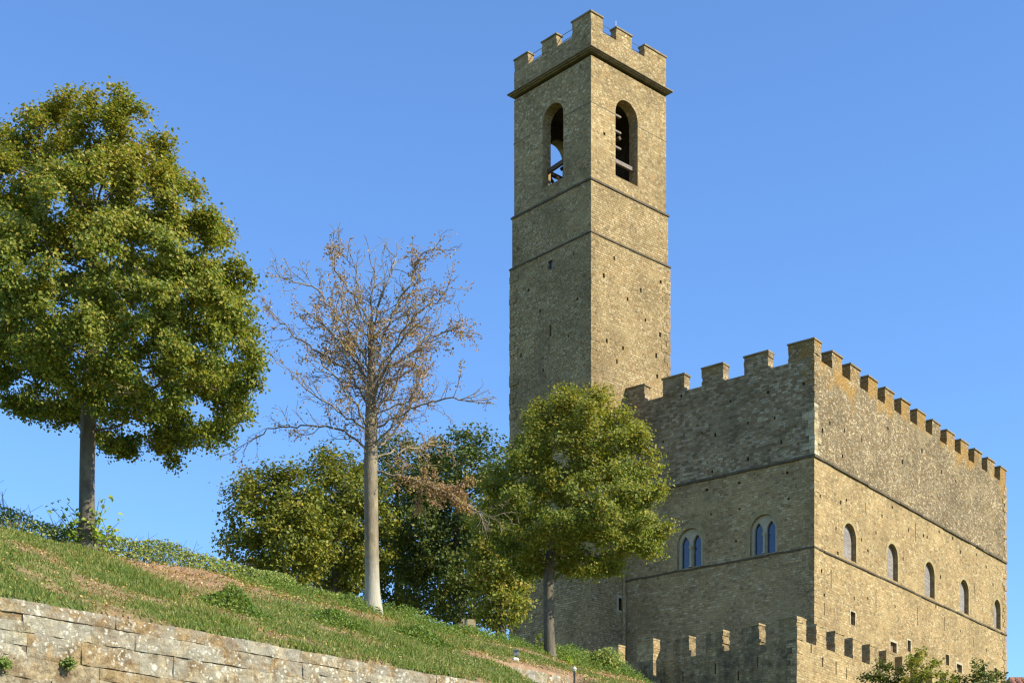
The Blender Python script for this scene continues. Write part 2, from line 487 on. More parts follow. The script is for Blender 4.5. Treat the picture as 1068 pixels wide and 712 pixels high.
def build_ground():
    def axis(a, b, fine, lo, hi, k):
        c = np.arange(a, b + 1e-6, fine)
        out = [b]; st = fine
        while out[-1] < hi: st *= k; out.append(out[-1] + st)
        left = [a]; st = fine
        while left[-1] > lo: st *= k; left.append(left[-1] - st)
        return np.concatenate([np.array(left[:0:-1]), c, np.array(out[1:])])
    S = axis(-6, 30, .2, -4000, 4000, 1.35)
    Nn = axis(-.4, 13, .13, -4000, 5000, 1.35)
    A, B = np.meshgrid(S, Nn, indexing='ij')
    X, Y = sn_xy(A, B)
    Z = ground_z(A, B)
    V = np.stack([X, Y, Z], -1).reshape(-1, 3)
    ns, nn = len(S), len(Nn)
    idx = np.arange(ns * nn).reshape(ns, nn)
    Q = np.stack([idx[:-1, :-1], idx[1:, :-1], idx[1:, 1:], idx[:-1, 1:]], -1).reshape(-1, 4)
    m, nt, bs = mat_new('grassy_soil')
    L = nt.links
    at = N(nt, 'ShaderNodeAttribute'); at.attribute_name = 'bare'
    tc = N(nt, 'ShaderNodeTexCoord').outputs['Object']
    soil = ramp(nt, [(.2, (0.176, 0.105, 0.060)), (.5, (0.320, 0.195, 0.112)), (.8, (0.480, 0.315, 0.195))], noise_n(nt, tc, 5, 6, .7).outputs['Fac']).outputs[0]
    gr = ramp(nt, [(.25, (0.056, 0.075, 0.021)), (.6, (0.120, 0.143, 0.038)), (.85, (0.192, 0.165, 0.068))], noise_n(nt, tc, 2.5, 6, .7).outputs['Fac']).outputs[0]
    col = mixc(nt, at.outputs['Fac'], gr, soil)
    L.new(col, bs.inputs['Base Color']); bs.inputs['Roughness'].default_value = .95; bs.inputs['Specular IOR Level'].default_value = .1
    bp = N(nt, 'ShaderNodeBump'); bp.inputs['Strength'].default_value = .9; bp.inputs['Distance'].default_value = .06
    L.new(noise_n(nt, tc, 14, 5, .7).outputs['Fac'], bp.inputs['Height']); L.new(bp.outputs[0], bs.inputs['Normal'])
    o = np_mesh('ground', V, [Q], [m], smooth=True)
    tag(o, kind='structure')
    a = o.data.attributes.new('bare', 'FLOAT', 'POINT')
    near = (np.abs(A) < 60) & (np.abs(B) < 60)
    a.data.foreach_set('value', np.where(near, bare_mask(A, B), 0).astype(np.float32).ravel())
build_ground()

# ------------------------------------------------------------------ masonry helpers
def px_u(x): return (x - CX) / F
class Face:
    def __init__(self, p0, d, n):
        self.p0 = Vector((p0[0], p0[1], 0)); self.d = Vector((d[0], d[1], 0)).normalized(); self.n = Vector((n[0], n[1], 0)).normalized()
    def t(self, x):
        u = px_u(x)
        return (self.p0.x - u * self.p0.y) / (u * self.d.y - self.d.x)
    def z(self, x, y):
        return (HY - y) / F * (self.p0.y + self.t(x) * self.d.y)
    def P(self, t, z, o=0.0):
        q = self.p0 + self.d * t + self.n * o
        return Vector((q.x, q.y, z))
    def moved(self, along, out):
        q = self.p0 + self.d * along + self.n * out
        return Face((q.x, q.y), self.d, self.n)

def arch(tc, w, z0, ztop, seg=14):
    r = w / 2; zs = ztop - r
    pts = [(tc - r, z0), (tc + r, z0)]
    for k in range(seg + 1):
        a = math.pi * k / seg
        pts.append((tc + r * math.cos(a), zs + r * math.sin(a)))
    return pts
def lancet(tc, w, z0, ztop, seg=8):
    r = w / 2; zs = ztop - w * .95
    pts = [(tc - r, z0), (tc + r, z0)]
    for k in range(seg + 1):
        f = k / seg
        pts.append((tc + r * (1 - f ** 1.9), zs + (ztop - zs) * f ** .85 * (1.0)))
    for k in range(seg - 1, -1, -1):
        f = k / seg
        pts.append((tc - r * (1 - f ** 1.9), zs + (ztop - zs) * f ** .85))
    return pts
def rect(t0, t1, z0, z1): return [(t0, z0), (t1, z0), (t1, z1), (t0, z1)]
def slot(tc, zc, w, h, tilt=0.0):
    a = tilt
    return [(tc + x * math.cos(a) - y * math.sin(a), zc + x * math.sin(a) + y * math.cos(a)) for x, y in ((-w / 2, -h / 2), (w / 2, -h / 2), (w / 2, h / 2), (-w / 2, h / 2))]

def inside(p, poly):
    c = False; n = len(poly)
    for i in range(n):
        (xa, ya), (xb, yb) = poly[i], poly[(i + 1) % n]
        if (ya > p[1]) != (yb > p[1]) and p[0] < (xb - xa) * (p[1] - ya) / (yb - ya) + xa: c = not c
    return c
def cdt_tris(outer, holes):
    """triangles of a polygon with holes"""
    pts = []; edges = []
    for l in [outer] + list(holes):
        i0 = len(pts)
        pts += [Vector((a, b)) for a, b in l]
        edges += [(i0 + k, i0 + (k + 1) % len(l)) for k in range(len(l))]
    vs, _, fs, _, _, _ = delaunay_2d_cdt(pts, edges, [], 0, 1e-5)
    out = []
    for f in fs:
        c = (sum(vs[i].x for i in f) / len(f), sum(vs[i].y for i in f) / len(f))
        if inside(c, outer) and not any(inside(c, h) for h in holes):
            out.append([(vs[i].x, vs[i].y) for i in f])
    return out

def panel(mb, fc, t0, t1, z0, z1, holes=(), mat=0, flip=False, o=0.0):
    """a wall face with true openings; every hole: (polygon, depth, has_back, reveal material)"""
    sgn = -1.0 if flip else 1.0
    for tri in cdt_tris([(t0, z0), (t1, z0), (t1, z1), (t0, z1)], [h[0] for h in holes]):
        mb.poly([fc.P(p[0], p[1], o) for p in tri], fc.n * sgn, mat)
    for poly, depth, back, rm in holes:
        cz = sum(p[1] for p in poly) / len(poly); ct = sum(p[0] for p in poly) / len(poly)
        for i in range(len(poly)):
            a, b = poly[i], poly[(i + 1) % len(poly)]
            inward = fc.P(ct, cz) - fc.P((a[0] + b[0]) / 2, (a[1] + b[1]) / 2)
            mb.poly([fc.P(*a, o), fc.P(*b, o), fc.P(*b, o - depth * sgn), fc.P(*a, o - depth * sgn)], inward, rm)
        if back:
            for tri in tessellate_polygon([[Vector((a, b, 0)) for a, b in poly]]):
                mb.poly([fc.P(*poly[i], o - depth * sgn) for i in tri], fc.n * sgn, rm)

def fbox(mb, fc, t0, t1, o0, o1, z0, z1, mat=0, j=0.0):
    r = lambda: random.uniform(-j, j)
    mb.box8([fc.P(t0 + r(), z0, o0), fc.P(t1 + r(), z0, o0), fc.P(t1 + r(), z0, o1 + r()), fc.P(t0 + r(), z0, o1 + r()),
             fc.P(t0 + r(), z1, o0), fc.P(t1 + r(), z1, o0), fc.P(t1 + r(), z1, o1 + r()), fc.P(t0 + r(), z1, o1 + r())], mat)

def quoins(mb, fa, fb, z0, z1, mat=0, proud=.045, hs=(.26, .42)):
    """corner stones where faces fa and fb meet at t=0 of both"""
    z = z0; k = 0
    while z < z1 - .2:
        h = min(random.uniform(*hs), z1 - z)
        la, lb = (random.uniform(.55, .9), random.uniform(.3, .45)) if k % 2 else (random.uniform(.3, .45), random.uniform(.55, .9))
        pa = random.uniform(.006, proud); pb = random.uniform(.006, proud)
        c = fa.p0
        def Q(a, b, zz):
            q = c + fa.d * a + fb.d * b
            return (q.x, q.y, zz)
        g = .008
        ring = lambda zz: [Q(-pb, -pa, zz), Q(la, -pa, zz), Q(la, lb * .0 + .05, zz), Q(.05, .05, zz), Q(.05, lb, zz), Q(-pb, lb, zz)]
        lo, hi = ring(z + g), ring(z + h - g)
        for i in range(6):
            a, b = i, (i + 1) % 6
            qd = [lo[a], lo[b], hi[b], hi[a]]
            mid = sum((Vector(p) for p in qd), Vector()) / 4
            nrm = Vector(lo[b]) - Vector(lo[a]); nrm = Vector((nrm.y, -nrm.x, 0))
            if i == 0: nrm = -fb.d
            if i == 5: nrm = -fa.d
            mb.poly(qd, nrm, mat)
        mb.poly(hi, (0, 0, 1), mat); mb.poly(lo, (0, 0, -1), mat)
        z += h; k += 1

def merlon(parent, fc, ta, tb, o_out, thick, z0, z1, mats, cap=.06, corner=None):
    """battlement tooth of rough courses under a projecting slab; corner=(face, ta, tb) adds the other leg of an L"""
    mb = MB()
    n = max(3, int((z1 - z0) / .26)); h = (z1 - z0 - .1) / n
    for k in range(n):
        a0 = random.uniform(-.035, .035); b0 = random.uniform(-.035, .035)
        fbox(mb, fc, ta + a0, tb + b0, o_out - thick, o_out - random.uniform(0, .02), z0 + k * h - (.0 if k else .003), z0 + (k + 1) * h, 0)
        if corner:
            f2, c0, c1 = corner
            fbox(mb, f2, c0, c1 + random.uniform(-.035, .035), o_out - thick, o_out - random.uniform(0.003, .02), z0 + k * h + .002, z0 + (k + 1) * h - .002, 0)
    e = cap
    fbox(mb, fc, ta - e, tb + e, o_out - thick - e, o_out + e, z1 - .1, z1, 1, .015)
    if corner:
        f2, c0, c1 = corner
        fbox(mb, f2, c0, c1 + e, o_out - thick - e, o_out + e - .004, z1 - .098, z1 - .004, 1)
    return mb.build('merlon', mats, parent)

# ------------------------------------------------------------------ the keep
KC = (19.1, 100.0)
kdl = Vector((-.790, .6131, 0)).normalized(); kdr = Vector((-kdl.y * -1, -kdl.x, 0)); kdr = Vector((kdl.y, -kdl.x, 0))
KL = Face(KC, kdl, -kdr); KR = Face(KC, kdr, -kdl)
KBASE = 6.0
keep = thing('castle_keep', (KC[0], KC[1], KBASE), 'massive square stone castle block with battlements and arched windows right of the tall tower', 'castle')
LW, LR = 17.0, KR.t(1049.5)
z_s1 = KR.z(849.5, 475); z_s2 = KR.z(849.5, 570)
z_cr = KL.z(822, 379) ; z_mt = KL.z(848, 352)
# holes --------------------------------------------------
def region(x0, y0, s): return lambda a, b: (x0 + a * s, y0 + b * s)
r3 = region(620, 340, .2529); r4 = region(620, 510, .2838); r5 = region(820, 340, .2528); r6 = region(820, 510, .2838)
def putlog(fc, pts, w=.17, hgt=.2, d=.45, rm=0, jit=True):
    out = []
    for x, y in pts:
        t = fc.t(x); z = fc.z(x, y)
        ww = w * random.uniform(.75, 1.25); hh = hgt * random.uniform(.75, 1.3)
        out.append((rect(t - ww / 2, t + ww / 2, z - hh / 2, z + hh / 2), d, True, rm))
    return out
def split(h, zc):
    lo = [q for q in h if max(p[1] for p in q[0]) < zc - .1]; hi = [q for q in h if min(p[1] for p in q[0]) > zc + .1]
    return lo, hi
lh = putlog(KL, [r3(*p) for p in ((560, 310), (715, 272), (862, 238), (632, 400), (743, 378), (443, 440), (497, 448), (283, 478), (632, 548), (795, 604), (597, 646), (463, 675), (357, 288), (770, 478), (485, 600))])
lh += putlog(KL, [r4(*p) for p in ((265, 35), (533, 72), (428, 92), (713, 35), (520, 190), (300, 640), (640, 640))], .15, .16)
rh = putlog(KR, [r6(*p) for p in ((125, 25), (200, 48), (222, 40), (390, 66), (352, 98), (183, 143), (277, 185), (190, 235), (562, 155), (505, 170), (518, 176), (612, 180), (735, 285), (430, 255), (567, 322), (140, 388), (130, 300), (300, 400), (400, 430), (550, 430), (640, 520), (735, 590), (250, 400), (450, 150), (640, 230), (700, 240), (760, 350), (300, 225), (330, 160))], .19, .22)
rh += putlog(KR, [r5(*p) for p in ((312, 470), (232, 536), (240, 430), (180, 400), (560, 515), (640, 600), (420, 420), (480, 560), (150, 430), (700, 640))], .2, .26)
# thin vertical cracks and anchor slots on the sunny wall
for a, b, hh, tl in ((292, 72, .9, .22), (475, 158, 1.3, .0), (330, 402, 1.3, 0), (482, 466, 1.25, 0), (581, 493, 1.0, 0), (692, 368, 1.0, .2), (688, 560, .8, .25), (798, 350, 1.1, .12), (797, 606, 1.0, .15), (165, 330, 1.2, 0), (141, 440, .8, 0)):
    x, y = r6(a, b); rh.append((slot(KR.t(x), KR.z(x, y), .085, hh, tl), .3, True, 0))
# arched windows of the sunny wall
AW = []
for (a0, a1, b0, b1) in ((208, 258, 120, 258), (370, 411, 195, 327), (507, 546, 262, 390), (637, 671, 327, 447), (763, 788, 400, 512)):
    x0, y0 = r6(a0, b0); x1, y1 = r6(a1, b1)
    t0, t1 = KR.t(x0), KR.t(x1); tc = (t0 + t1) / 2
    zt = KR.z((x0 + x1) / 2 , y0 + 1.5); zb = z_s2 + .22
    AW.append((tc, min(t1 - t0, 2.15) * .93, zb, zt))
for tc, ww, zb, zt in AW:
    rh.append((arch(tc, ww, zb, zt), .5, True, 0))
# small windows of the sunny wall
SW = []
for (a0, a1, b0, b1, fr) in ((236, 253, 445, 503, 0), (382, 405, 558, 602, 1), (445, 457, 550, 600, 0), (586, 598, 603, 650, 0), (626, 645, 640, 675, 1), (718, 730, 645, 686, 0), (764, 774, 652, 700, 0)):
    x0, y0 = r6(a0, b0); x1, y1 = r6(a1, b1)
    t0, t1 = KR.t(x0), KR.t(x1); xm = (x0 + x1) / 2; ym = (y0 + y1) / 2
    zc = KR.z(xm, ym); hh = (y1 - y0) / F * (KR.p0.y + KR.t(xm) * KR.d.y) * .82
    SW.append((t0, t1, zc - hh / 2, zc + hh / 2, fr))
    rh.append((rect(t0, t1, zc - hh / 2, zc + hh / 2), .5, True, 0))
def overlap_free(h):
    out = []; bx = []
    for q in sorted(h, key=lambda q: -(max(p[0] for p in q[0]) - min(p[0] for p in q[0])) * (max(p[1] for p in q[0]) - min(p[1] for p in q[0]))):
        a = (min(p[0] for p in q[0]) - .06, max(p[0] for p in q[0]) + .06, min(p[1] for p in q[0]) - .06, max(p[1] for p in q[0]) + .06)
        if all(a[1] < b[0] or a[0] > b[1] or a[3] < b[2] or a[2] > b[3] for b in bx):
            bx.append(a); out.append(q)
    return out
# twin lancet windows of the shaded wall
BW = []
for (a0, a1, b0) in ((572, 672, 92), (305, 398, 143)):
    x0, yy = r4(a0, b0); x1, _ = r4(a1, b0)
    t0, t1 = KL.t(x1), KL.t(x0); tc = (t0 + t1) / 2
    BW.append((tc, t1 - t0, z_s2 + .12, KL.z((x0 + x1) / 2, yy)))
for tc, ww, zb, zt in BW:
    lh.append((arch(tc, ww, zb, zt), .55, True, 0))
lh = overlap_free(lh); rh = overlap_free(rh)
ll, lu = split(lh, z_s1); rl, ru = split(rh, z_s1)
mb = MB()
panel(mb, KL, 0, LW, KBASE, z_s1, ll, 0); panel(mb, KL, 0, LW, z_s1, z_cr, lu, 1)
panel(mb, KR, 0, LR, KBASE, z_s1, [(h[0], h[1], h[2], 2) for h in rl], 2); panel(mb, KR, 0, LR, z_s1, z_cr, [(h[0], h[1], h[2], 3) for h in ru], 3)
c2 = KR.P(LR, 0); c3 = KL.P(LW, 0); c4 = c2 + kdl * LW
mb.poly([(c2.x, c2.y, KBASE), (c4.x, c4.y, KBASE), (c4.x, c4.y, z_cr), (c2.x, c2.y, z_cr)], kdr, 2)
mb.poly([(c3.x, c3.y, KBASE), (c4.x, c4.y, KBASE), (c4.x, c4.y, z_cr), (c3.x, c3.y, z_cr)], kdl, 0)
TH = .75
def ringp(o, z):
    q = [KR.p0 + kdl * o + kdr * o, KR.p0 + kdr * (LR - o) + kdl * o, KR.p0 + kdr * (LR - o) + kdl * (LW - o), KR.p0 + kdl * (LW - o) + kdr * o]
    return [Vector((p.x, p.y, z)) for p in q]
A_, B_, Cc = ringp(0, z_cr), ringp(TH, z_cr), ringp(TH, z_cr - 1.1)
for i in range(4):
    j = (i + 1) % 4
    mb.poly([A_[i], A_[j], B_[j], B_[i]], (0, 0, 1), 3)
    mb.poly([B_[i], B_[j], Cc[j], Cc[i]], None, 3)
mb.poly(Cc, (0, 0, 1), 4)
quoins(mb, KL, KR, 12, z_s1 - .12, 2, .03); quoins(mb, KL, KR, z_s1 + .12, z_s1 + 3.4, 5, .07, (.3, .6)); quoins(mb, KL, KR, z_s1 + 3.4, z_cr, 3, .05)
KRe = Face((c2.x, c2.y), -kdr, -kdl); KRb = Face((c2.x, c2.y), kdl, kdr)
quoins(mb, KRe, KRb, 14, z_cr, 2, .05)
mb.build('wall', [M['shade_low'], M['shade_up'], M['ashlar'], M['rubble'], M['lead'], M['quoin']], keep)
# string courses
for zz, h, pr in ((z_s1, .15, .12), (z_s2, .10, .08)):
    mb = MB()
    n = 26
    for k in range(n):      # laid stone by stone so that the line is not ruler-straight
        a, b = k * (LR / n), (k + 1) * (LR / n)
        dz = random.uniform(-.025, .025)
        fbox(mb, KR, a + .005 - (pr if k == 0 else 0), b - .005, -.03, pr + random.uniform(-.03, .02), zz - h / 2 + dz, zz + h / 2 + dz, 0)
    for k in range(14):
        a, b = k * (15.0 / 14), (k + 1) * (15.0 / 14)
        dz = random.uniform(-.025, .025)
        fbox(mb, KL, a + .005, b - .005, -.03, pr + random.uniform(-.03, .02), zz - h / 2 + dz, zz + h / 2 + dz, 0)
    mb.build('string_course', M['trim'], keep)
# battlements
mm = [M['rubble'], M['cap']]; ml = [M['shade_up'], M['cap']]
tcr = KR.t(856.6)
merlon(keep, KL, 0.0, KL.t(822), 0, TH, z_cr, z_mt, mm, corner=(KR, TH, tcr))
for a, b in ((801, 776), (754, 732), (713.6, 691), (672, 650.5)):
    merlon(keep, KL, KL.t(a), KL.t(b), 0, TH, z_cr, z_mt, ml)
fr = [868.0, 887, 906.5, 926, 944.5, 962.3, 978.8, 993.8, 1007.4, 1021.2, 1033.8, 1043.2]
tf = [KR.t(x) for x in fr]
per = (tf[-1] - tf[0]) / 11
for k in range(12):
    a = tf[0] + per * k if k else tf[0]
    b = min(a + per * .55, LR)
    if k == 11: b = LR
    merlon(keep, KR, a, b, 0, TH, z_cr, z_mt - .03, mm)
# arched windows
for tc, ww, zb, zt in AW:
    mb = MB()
    ring = arch(tc, ww, zb, zt)[1:]; ring2 = arch(tc, ww + .5, zb, zt + .25)[1:]
    for i in range(len(ring) - 1):
        g = .012 if i else 0
        q = [ring[i], ring[i + 1], ring2[i + 1], ring2[i]]
        pts = [KR.P(*p, -.02) for p in q] + [KR.P(*p, .018) for p in q]
        mb.box8(pts, 0)
    wf = mb.build('window', M['palering'], keep)
    mb = MB(); pl = arch(tc, ww - .06, zb + .03, zt - .03)
    for tri in tessellate_polygon([[Vector((a, b, 0)) for a, b in pl]]):
        mb.poly([KR.P(*pl[i], -.3) for i in tri], KR.n, 0)
    for i in range(len(pl)):
        a, b = pl[i], pl[(i + 1) % len(pl)]
        mb.poly([KR.P(*a, -.3), KR.P(*b, -.3), KR.P(*b, -.36), KR.P(*a, -.36)], None, 0)
    mb.build('shutter', M['blind'], wf)
for t0, t1, zb, zt, frm in SW:
    mb = MB(); e = .17 if frm else .1; m_ = M['pale'] if frm else M['quoin']
    for a, b, c, d in ((t0 - e, t0, zb - .02, zt), (t1, t1 + e, zb - .02, zt), (t0 - e - .03, t1 + e + .03, zt, zt + e)):
        fbox(mb, KR, a, b, -.03, .02, c, d, 0)
    wf = mb.build('window', m_, keep)
    mb = MB()
    fbox(mb, KR, t0 + .02, t1 - .02, -.3, -.24, zb + .02, zt - .02, 0)
    mb.build('shutter', M['wood'] if not frm else M['brick'], wf)
# twin windows
for tc, ww, zb, zt in BW:
    mb = MB()
    ring = arch(tc, ww, zb, zt)[1:]; ring2 = arch(tc, ww + .62, zb, zt + .31)[1:]
    for i in range(len(ring) - 1):
        q = [ring[i], ring[i + 1], ring2[i + 1], ring2[i]]
        mb.box8([KL.P(*p, -.02) for p in q] + [KL.P(*p, .03 + .004 * (i % 2)) for p in q], 0)
    wf = mb.build('window', M['palering'], keep)
    mb = MB()
    lw = ww * .31; lz = zt - (zt - zb) * .17
    outer = arch(tc, ww - .02, zb + .01, zt - .01)
    l1 = lancet(tc - ww * .23, lw, zb + .06, lz); l2 = lancet(tc + ww * .23, lw, zb + .06, lz)
    for tri in cdt_tris(outer, [l1, l2]):
        mb.poly([KL.P(p[0], p[1], -.16) for p in tri], KL.n, 0)
    for pl in (l1, l2):
        c = (sum(p[0] for p in pl) / len(pl), sum(p[1] for p in pl) / len(pl))
        for i in range(len(pl)):
            a, b = pl[i], pl[(i + 1) % len(pl)]
            mb.poly([KL.P(*a, -.16), KL.P(*b, -.16), KL.P(*b, -.36), KL.P(*a, -.36)], KL.P(*c) - KL.P((a[0] + b[0]) / 2, (a[1] + b[1]) / 2), 0)
    mb.build('tracery', M['pale'], wf)
    mb = MB()
    zc0, zc1 = zb + .05, lz - .75
    mb.tube([KL.P(tc, zc0, -.08), KL.P(tc, zc0 + .1, -.08), KL.P(tc, zc0 + .11, -.08), KL.P(tc, zc1 - .2, -.08), KL.P(tc, zc1 - .19, -.08), KL.P(tc, zc1, -.08)], [.13, .13, .085, .08, .1, .16], 10)
    mb.build('column', M['pale'], wf, smooth=False)
    for pl in (l1, l2):
        mb = MB()
        for tri in tessellate_polygon([[Vector((a, b, 0)) for a, b in pl]]):
            mb.poly([KL.P(*pl[i], -.33) for i in tri], KL.n, 0)
        mb.build('pane', M['glass'], wf)

# ------------------------------------------------------------------ the tower
TC = (5.32, 106.4); TW = 8.0
tdl = Vector((-.681, .732, 0)).normalized(); tdr = Vector((tdl.y, -tdl.x, 0))
def tower_faces(ins):
    c = Vector((TC[0], TC[1], 0)) + tdl * ins + tdr * ins
    W = TW - 2 * ins
    l = c + tdl * W; r = c + tdr * W
    return [Face((c.x, c.y), tdl, -tdr), Face((c.x, c.y), tdr, -tdl), Face((l.x, l.y), tdr, tdl), Face((r.x, r.y), tdl, tdr)], W
TF, _ = tower_faces(0)
TL, TR = TF[0], TF[1]
tz = lambda y: (HY - y) / F * TC[1]
z_a, z_b, z_c, z_d, z_p, z_t = tz(241), tz(184.5), tz(103), tz(55), tz(27) * 1.0027, tz(10.5) * 1.0027
tower = thing('bell_tower', (TC[0], TC[1], KBASE), 'tall slender square stone bell tower with open arched belfry and battlements on top', 'tower')
t2 = region(500, 210, .309); t1 = region(500, 0, .309)
mb = MB()
hl = putlog(TL, [t2(*p) for p in ((130, 158), (318, 175), (240, 437), (215, 570), (300, 455), (140, 520), (205, 370), (330, 330), (165, 300))], .16, .2)
hl.append((rect(TL.t(576.3) - 0, TL.t(571.8), TL.z(574, 281), TL.z(574, 271.5)), .5, True, 0))
hl.append((slot(TL.t(574), TL.z(574, 345), .2, .75), .5, True, 0))
hr = putlog(TR, [t2(*p) for p in ((455, 192), (612, 272), (464, 540), (430, 470), (597, 520), (560, 400), (500, 330), (420, 250), (600, 590), (485, 495), (545, 300), (610, 450))], .19, .26)
wt, wz = TR.t(648), TR.z(648, 630)
hr.append((rect(wt - .28, wt + .28, wz - .42, wz + .42), .5, True, 0))
hl = overlap_free(hl); hr = overlap_free(hr)
panel(mb, TL, 0, TW, KBASE, z_a, hl, 0); panel(mb, TR, 0, TW, KBASE, z_a, hr, 0)
for f in TF[2:]: panel(mb, f, 0, TW, KBASE, z_a, (), 0)
F2, W2 = tower_faces(.10)
for f in F2: panel(mb, f, 0, W2, z_a, z_b, (), 0)
INS = .2; F3, W3 = tower_faces(INS)
WT = .8
z_sill = tz(185) + 1.1
OP = []
for i, f in enumerate(F3):
    tcn = W3 / 2 - (.12 if i == 0 else .28 if i == 1 else 0)
    ow = 2.05 if i in (0, 2) else 2.25
    op = arch(tcn, ow, z_sill, z_sill + 5.5, 18)
    OP.append((tcn, ow))
    ex = putlog(f, [t1(422, 452)], .25, .18, .4) if i == 1 else []
    panel(mb, f, 0, W3, z_b, z_d, [(op, WT, False, 1)] + ex, 1)
    fi = f.moved(0, -WT)
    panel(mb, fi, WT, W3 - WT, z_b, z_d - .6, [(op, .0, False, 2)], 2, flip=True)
def sq(ins, z=None):
    c = Vector((TC[0], TC[1], 0)) + tdl * ins + tdr * ins; W = TW - 2 * ins
    return [(p.x, p.y) for p in (c, c + tdr * W, c + tdr * W + tdl * W, c + tdl * W)]
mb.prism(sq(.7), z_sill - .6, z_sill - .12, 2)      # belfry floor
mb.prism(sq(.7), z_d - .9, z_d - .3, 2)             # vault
quoins(mb, TL, TR, 12, z_a - .1, 0, .03)
TL2 = Face((TL.P(TW, 0).x, TL.P(TW, 0).y), -tdl, -tdr); TL3 = Face((TL.P(TW, 0).x, TL.P(TW, 0).y), tdr, tdl)
quoins(mb, TL2, TL3, 12, z_a - .1, 0, .08, (.2, .5))
TR2 = Face((TR.P(TW, 0).x, TR.P(TW, 0).y), -tdr, -tdl); TR3 = Face((TR.P(TW, 0).x, TR.P(TW, 0).y), tdl, tdr)
quoins(mb, TR2, TR3, 12, z_a - .1, 0, .04)
mb.build('wall', [M['tower'], M['tower_top'], M['interior']], tower)
for zz, ins, h in ((z_a, -.07, .15), (z_b, .02, .18)):
    mb = MB(); mb.prism(sq(ins), zz - h / 2, zz + h / 2 - .06, 0); mb.prism(sq(ins + .06), zz + h / 2 - .06, zz + h / 2, 0)
    mb.build('string_course', M['trim'], tower)
for i, f in enumerate(F3):
    tcn, ow = OP[i]
    for a, b in ((-.04, tcn - ow / 2 - .002), (tcn + ow / 2 + .002, W3 + .04)):
        mb = MB(); fbox(mb, f, a, b, -.02, .02, z_c - .05 - .004 * i, z_c + .03 + .004 * i, 0); mb.build('impost_course', M['cap'], tower)
mb = MB()
zz = z_d + .22
for o, h in ((-.12, .07), (-.26, .08), (-.37, .07)):
    mb.prism(sq(INS + o), zz, zz + h - .003, 0); zz += h
mb.build('cornice', M['cap'], tower)
# parapet
PI_ = .2
FP, WP = tower_faces(PI_)
mb = MB(); th = .55
for i, f in enumerate(FP):
    a, b = (0, WP) if i in (0, 2) else (0, WP)
    if i < 2: lo, hi = (0, WP) if i == 0 else (th + .003, WP)
    elif i == 2: lo, hi = th + .003, WP
    else: lo, hi = th + .003, WP - th - .003
    fbox(mb, f, lo, hi, -th, 0, zz, z_p, 0)
mb.prism(sq(.6), zz - .1, zz + .15, 1)
mb.build('parapet', [M['tower_top'], M['lead']], tower)
mtw = [M['tower_top'], M['cap']]
PL, PR, PBL, PBR = FP
lw, sw = 1.55, 1.45
merlon(tower, PL, 0, PL.t(596.5), 0, th, z_p, z_t, mtw, corner=(PR, th, PR.t(628.8)))
merlon(tower, PL, PL.t(580.5), PL.t(565), 0, th, z_p, z_t - .1, mtw)
merlon(tower, PL, PL.t(550.5), WP, 0, th, z_p, z_t - .15, mtw, corner=(PBL, th, 1.3))
merlon(tower, PR, PR.t(643), PR.t(659), 0, th, z_p, z_t - .1, mtw)
merlon(tower, PR, PR.t(672.5), WP, 0, th, z_p, z_t - .15, mtw, corner=(PBR, th, 1.3))
merlon(tower, PBL, 3.3, 4.7, 0, th, z_p, z_t - .1, mtw)
merlon(tower, PBR, 3.3, 4.7, 0, th, z_p, z_t - .1, mtw)
merlon(tower, PBL, WP - 1.4, WP, 0, th, z_p, z_t - .1, mtw)
mb = MB()
for f in FP:
    for zz_ in (z_p + .55, z_p + 1.0):
        mb.tube([f.P(.4, zz_, -th - .02), f.P(WP - .4, zz_, -th - .02)], .022, 5)
mb.build('railing', M['zinc'], tower)
mb = MB(); q = PR.P(3.3, z_t + .0, -.25); mb.tube([PR.P(PR.t(645), z_t - .15, -.25), PR.P(PR.t(645), z_t + .45, -.25)], .03, 5); mb.build('lightning_rod', M['zinc'], tower)
# belfry timbers
mb = MB()
f = F3[0]; tcn, ow = OP[0]
def beam(fc, t0, t1, z0, z1, oo, hh, mat=0):
    n = Vector((0, 0, hh / 2)); out = fc.n * .09
    a, b = fc.P(t0, z0, oo), fc.P(t1, z1, oo)
    mb.box8([a - n - out, b - n - out, b - n + out, a - n + out, a + n - out, b + n - out, b + n + out, a + n + out], mat)
beam(f, tcn - 1.05, tcn + 1.05, z_sill + 1.55, z_sill + 1.35, -.55, .3)
beam(F3[1], OP[1][0] - 1.17, OP[1][0] + 1.17, z_sill + 1.3, z_sill + 1.3, -.45, .26, 1)
for dz in (2.5, 3.6, 4.7):
    beam(F3[1], OP[1][0] - 1.2, OP[1][0] + .15, z_sill + dz, z_sill + dz, -.75, .12, 1)
beam(F3[1], OP[1][0] - 1.0, OP[1][0] - .8, z_sill, z_sill + 5.2, -1.0, .3)
cen = Vector((TC[0], TC[1], 0)) + tdl * 4 + tdr * 4
def strut(a, b, r=.11, mat=0):
    mb.tube([a, b], r, 4, mat)
C3 = lambda a, b, z: Vector((cen.x, cen.y, z)) + tdl * a + tdr * b
for sg in (-1, 1):
    strut(C3(sg * 1.3, -2.6, z_sill), C3(sg * 1.3, 0, z_sill + 3.4)); strut(C3(sg * 1.3, 2.6, z_sill), C3(sg * 1.3, 0, z_sill + 3.4))
    strut(C3(sg * 1.3, -2.9, z_sill + 1.5), C3(sg * 1.3, 2.9, z_sill + 1.5), .14)
strut(C3(-2.9, 0, z_sill + 3.4), C3(2.9, 0, z_sill + 3.4), .16)
f = F3[2]; tcn, ow = OP[2]
